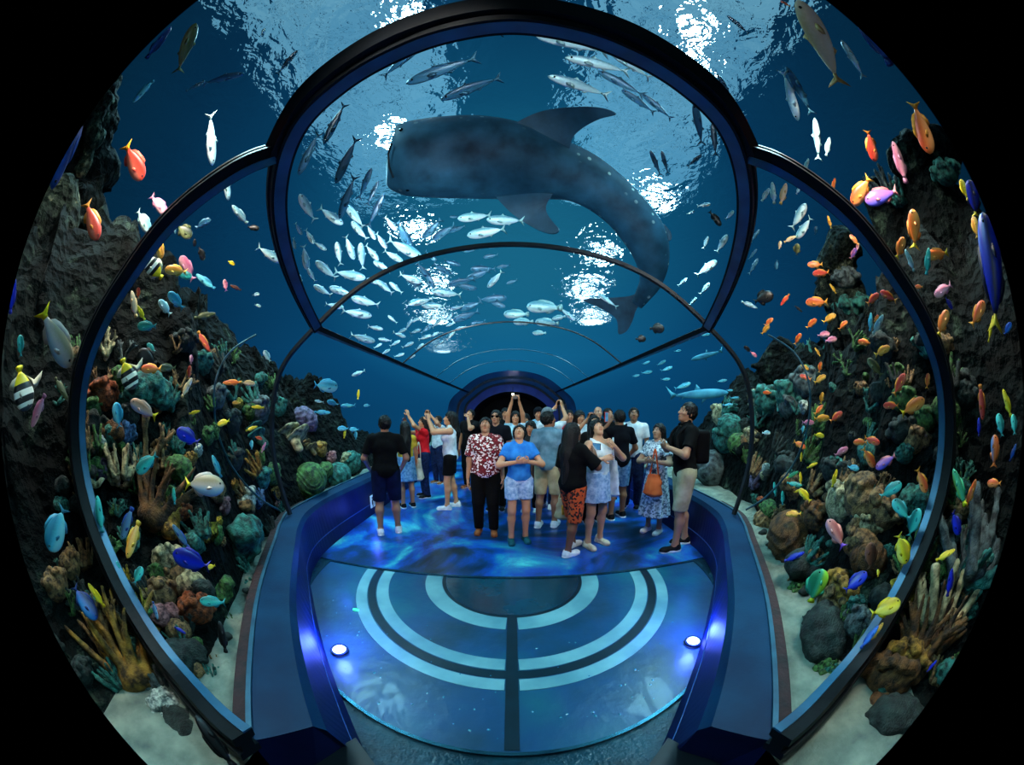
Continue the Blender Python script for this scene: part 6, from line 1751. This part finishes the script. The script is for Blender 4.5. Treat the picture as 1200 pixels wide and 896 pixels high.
P('Z2', 'tall man in black polo shirt, khaki shorts and black sneakers looking up left', fpos(793, 641), 803, 469, 82, top=('polo', 'black', .86, .72), bot=('shorts', 'khaki', .50), shoe='black', L='clasp', R='clasp', head=(20, 4), skin='#a07458', stance=((-.10, .10), (.10, -.10)))
# print on the black shirt, knit hat, sunglasses: worn, so they are parts
p = PP['M']; mobj('shirt_print', MB().add([(x, .150, z) for x, z in ((-.09, 1.13), (.09, 1.13), (.10, 1.24), (.06, 1.31), (-.05, 1.32), (-.10, 1.22))], [(5, 4, 3, 2, 1, 0)]).me('shirt_print'), pm('print_yellow', '#a8781c', '#d8a82c', scale=30, rough=.9, tex='cells', c3='#3a2408'), p['root'])
p = PP['N']; S = SDF(.02); c = p['hc']; S.ell(c + A3(0, -.012, .03), (.097, .115, .10)); S.cut(c + A3(0, 0, .022), A3(0, .15, -1)); mobj('knit_hat', mesh('knit_hat', *S.mesh(.008)), cloth('darknavy'), p['root'])
p = PP['I']; c = p['hc']; mobj('sunglasses', MB().box(c + A3(-.034, .098, .012), (.05, .008, .034)).box(c + A3(.034, .098, .012), (.05, .008, .034)).box(c + A3(0, .1, .02), (.03, .006, .008)).me('sunglasses'), pm('dark_lens', '#020203', '#060608', rough=.1), p['root'])
p = PP['X']; S = SDF(.01); S.cone((.12, .11, 1.40), (-.02, .155, 1.1), .018, .018); S.cone((.12, .11, 1.40), (.12, -.06, 1.44), .018, .018); mobj('strap', mesh('strap', *S.mesh(.009)), cloth('darknavy'), p['root'])
# ------------------------------------------------------------------ things the people hold or carry
def thing(name, lab, cat, loc, yaw=0): return tag(empty(name, loc, math.radians(yaw)), lab, cat)
def phone(k, lab, up=.06, off=(0, 0)):
    p = PP[k]; a = (A3(*p['w'][-1]) + A3(*p['w'][1])) / 2 if np.linalg.norm(p['w'][-1] - p['w'][1]) < .4 else A3(*p['w'][1]); a = a + A3(off[0], off[1] + .035, .0 + up)
    t = thing('phone', lab, 'phone', p['at'](*a), p['yaw'] + 90 if False else p['yaw'])
    mb = MB().box((0, 0, 0), (.148, .009, .074)); mobj('case', mb.me('case'), pm('phone_black', '#040405', '#0a0a0c', rough=.3), t)
    mobj('screen', MB().box((0, -.006, 0), (.138, .002, .066)).me('screen'), pm('phone_screen', '#2c5a80', '#4c88b0', scale=12, rough=.1, emis=.5), t)
    mobj('lens', MB().tube([(.055, .004, .02), (.055, .008, .02)], .008, 8).me('lens'), pm('phone_lens', '#0c0c14', '#1a1a24', rough=.1), t); return t
phone('F', 'phone held up by the woman in the white tank top')
phone('E', 'phone held out by the person in white shirt and jeans')
phone('D', 'phone raised by the woman in the red top')
phone('J', 'phone held high overhead by the woman in light blue', .09)
phone('T', 'phone raised behind the laughing woman')
phone('Q', 'phone held by the woman with very long black hair')
p = PP['P']; a = (p['w'][-1] + p['w'][1]) / 2 + A3(0, .06, .07); t = thing('camera', 'black camera raised by the man in the grey cap', 'camera', p['at'](*a), p['yaw'])
mobj('camera_body', MB().box((0, 0, 0), (.13, .06, .085)).box((0, 0, .055), (.05, .05, .03)).me('cb'), MATS['phone_black'], t); mobj('lens', MB().tube([(0, .03, 0), (0, .10, 0)], .034, 14).me('lens'), MATS['phone_lens'], t)
p = PP['W']; t = thing('phone', 'red cased phone at the face of the dark navy t-shirt man', 'phone', p['at'](*(p['w'][-1] + A3(-.02, .06, .09))), p['yaw'] + 20); mobj('case', MB().box((0, 0, 0), (.075, .011, .15)).me('case'), pm('phone_red', '#c81c10', '#e83420', rough=.4), t); mobj('screen', MB().box((0, -.007, 0), (.066, .002, .138)).me('screen'), MATS['phone_screen'], t)
def tote(lab, loc, yaw, wd, hgt_, cm, strap, print_=None, name='tote_bag'):
    t = thing(name, lab, 'bag', loc, yaw); S = SDF(.03); S.fr((0, 0, -.02), (0, 0, -hgt_), (wd * .40, .03), (wd * .55, .075), 5, .08); S.ell((0, 0, -hgt_), (wd * .5, .07, .05))
    mobj('bag_body', mesh('bag_body', *S.mesh(.011, noise=lambda P: .006 * vnoise(P, 18))), cm, t)
    mobj('strap', MB().tube(catmull([(-wd * .3, .02, -.03), (-wd * .15, .02, strap * .6), (0, 0, strap), (wd * .15, -.02, strap * .6), (wd * .3, -.02, -.03)], 6), .011, 6).me('strap', True), cm, t)
    if print_: mobj('print', MB().box((0, 0, -hgt_ * .62), (wd * .5, .15, hgt_ * .45)).me('print'), print_, t)
    return t
p = PP['R']; tote('white tote bag hanging from the shoulder of the laughing woman', p['at'](-.23, .03, 1.17), p['yaw'] + 75, .26, .42, cloth('white'), .25)
p = PP['Q']; w_ = p['w'][-1]; tote('pale tote bag with yellow print carried by the very long haired woman', p['at'](w_[0] - .0, w_[1], w_[2] - .16), p['yaw'] + 70, .20, .25, cloth('khaki'), .10, pm('tote_yellow', '#a8741c', '#c8942c', scale=20, rough=.9))
p = PP['B']; tote('cream cloth bag hanging beside the denim skirt', p['at'](.30, .05, .98), p['yaw'] + 60, .22, .36, pm('cream_cloth', '#b0a48c', '#d4ccb8', scale=14, rough=.9), .26)
p = PP['Z1']; tote('orange red shoulder bag of the woman in the floral dress', p['at'](-.08, .24, 1.0), p['yaw'], .24, .26, pm('orange_cloth', '#c03810', '#e06428', scale=8, rough=.8), .3, None, 'shoulder_bag')
p = PP['Z2']; t = thing('backpack', 'small black backpack on the back of the polo shirted man', 'backpack', p['at'](0, -.175, 1.20), p['yaw'])
S = SDF(.03); S.box((0, 0, 0), (.10, .05, .15), .04); S.ell((0, -.07, -.06), (.10, .05, .10)); mobj('pack_body', mesh('pack_body', *S.mesh(.011)), cloth('black'), t)
for sx in (-1, 1): mobj('shoulder_strap', MB().tube(catmull([(sx * .09, .05, .14), (sx * .11, .20, .24), (sx * .115, .33, .12), (sx * .12, .28, -.08), (sx * .11, .06, -.14)], 6), .016, 6).me('strap', True), cloth('darkgrey'), t)
p = PP['Z2']; t = thing('phone', 'white phone in the hands of the polo shirted man', 'phone', p['at'](*((p['w'][-1] + p['w'][1]) / 2 + A3(0, .07, .045))), p['yaw']); mobj('case', MB().box((0, 0, 0), (.075, .14, .012)).me('case'), cloth('white'), t); mobj('screen', MB().box((0, 0, .007), (.068, .13, .002)).me('screen'), MATS['phone_screen'], t)
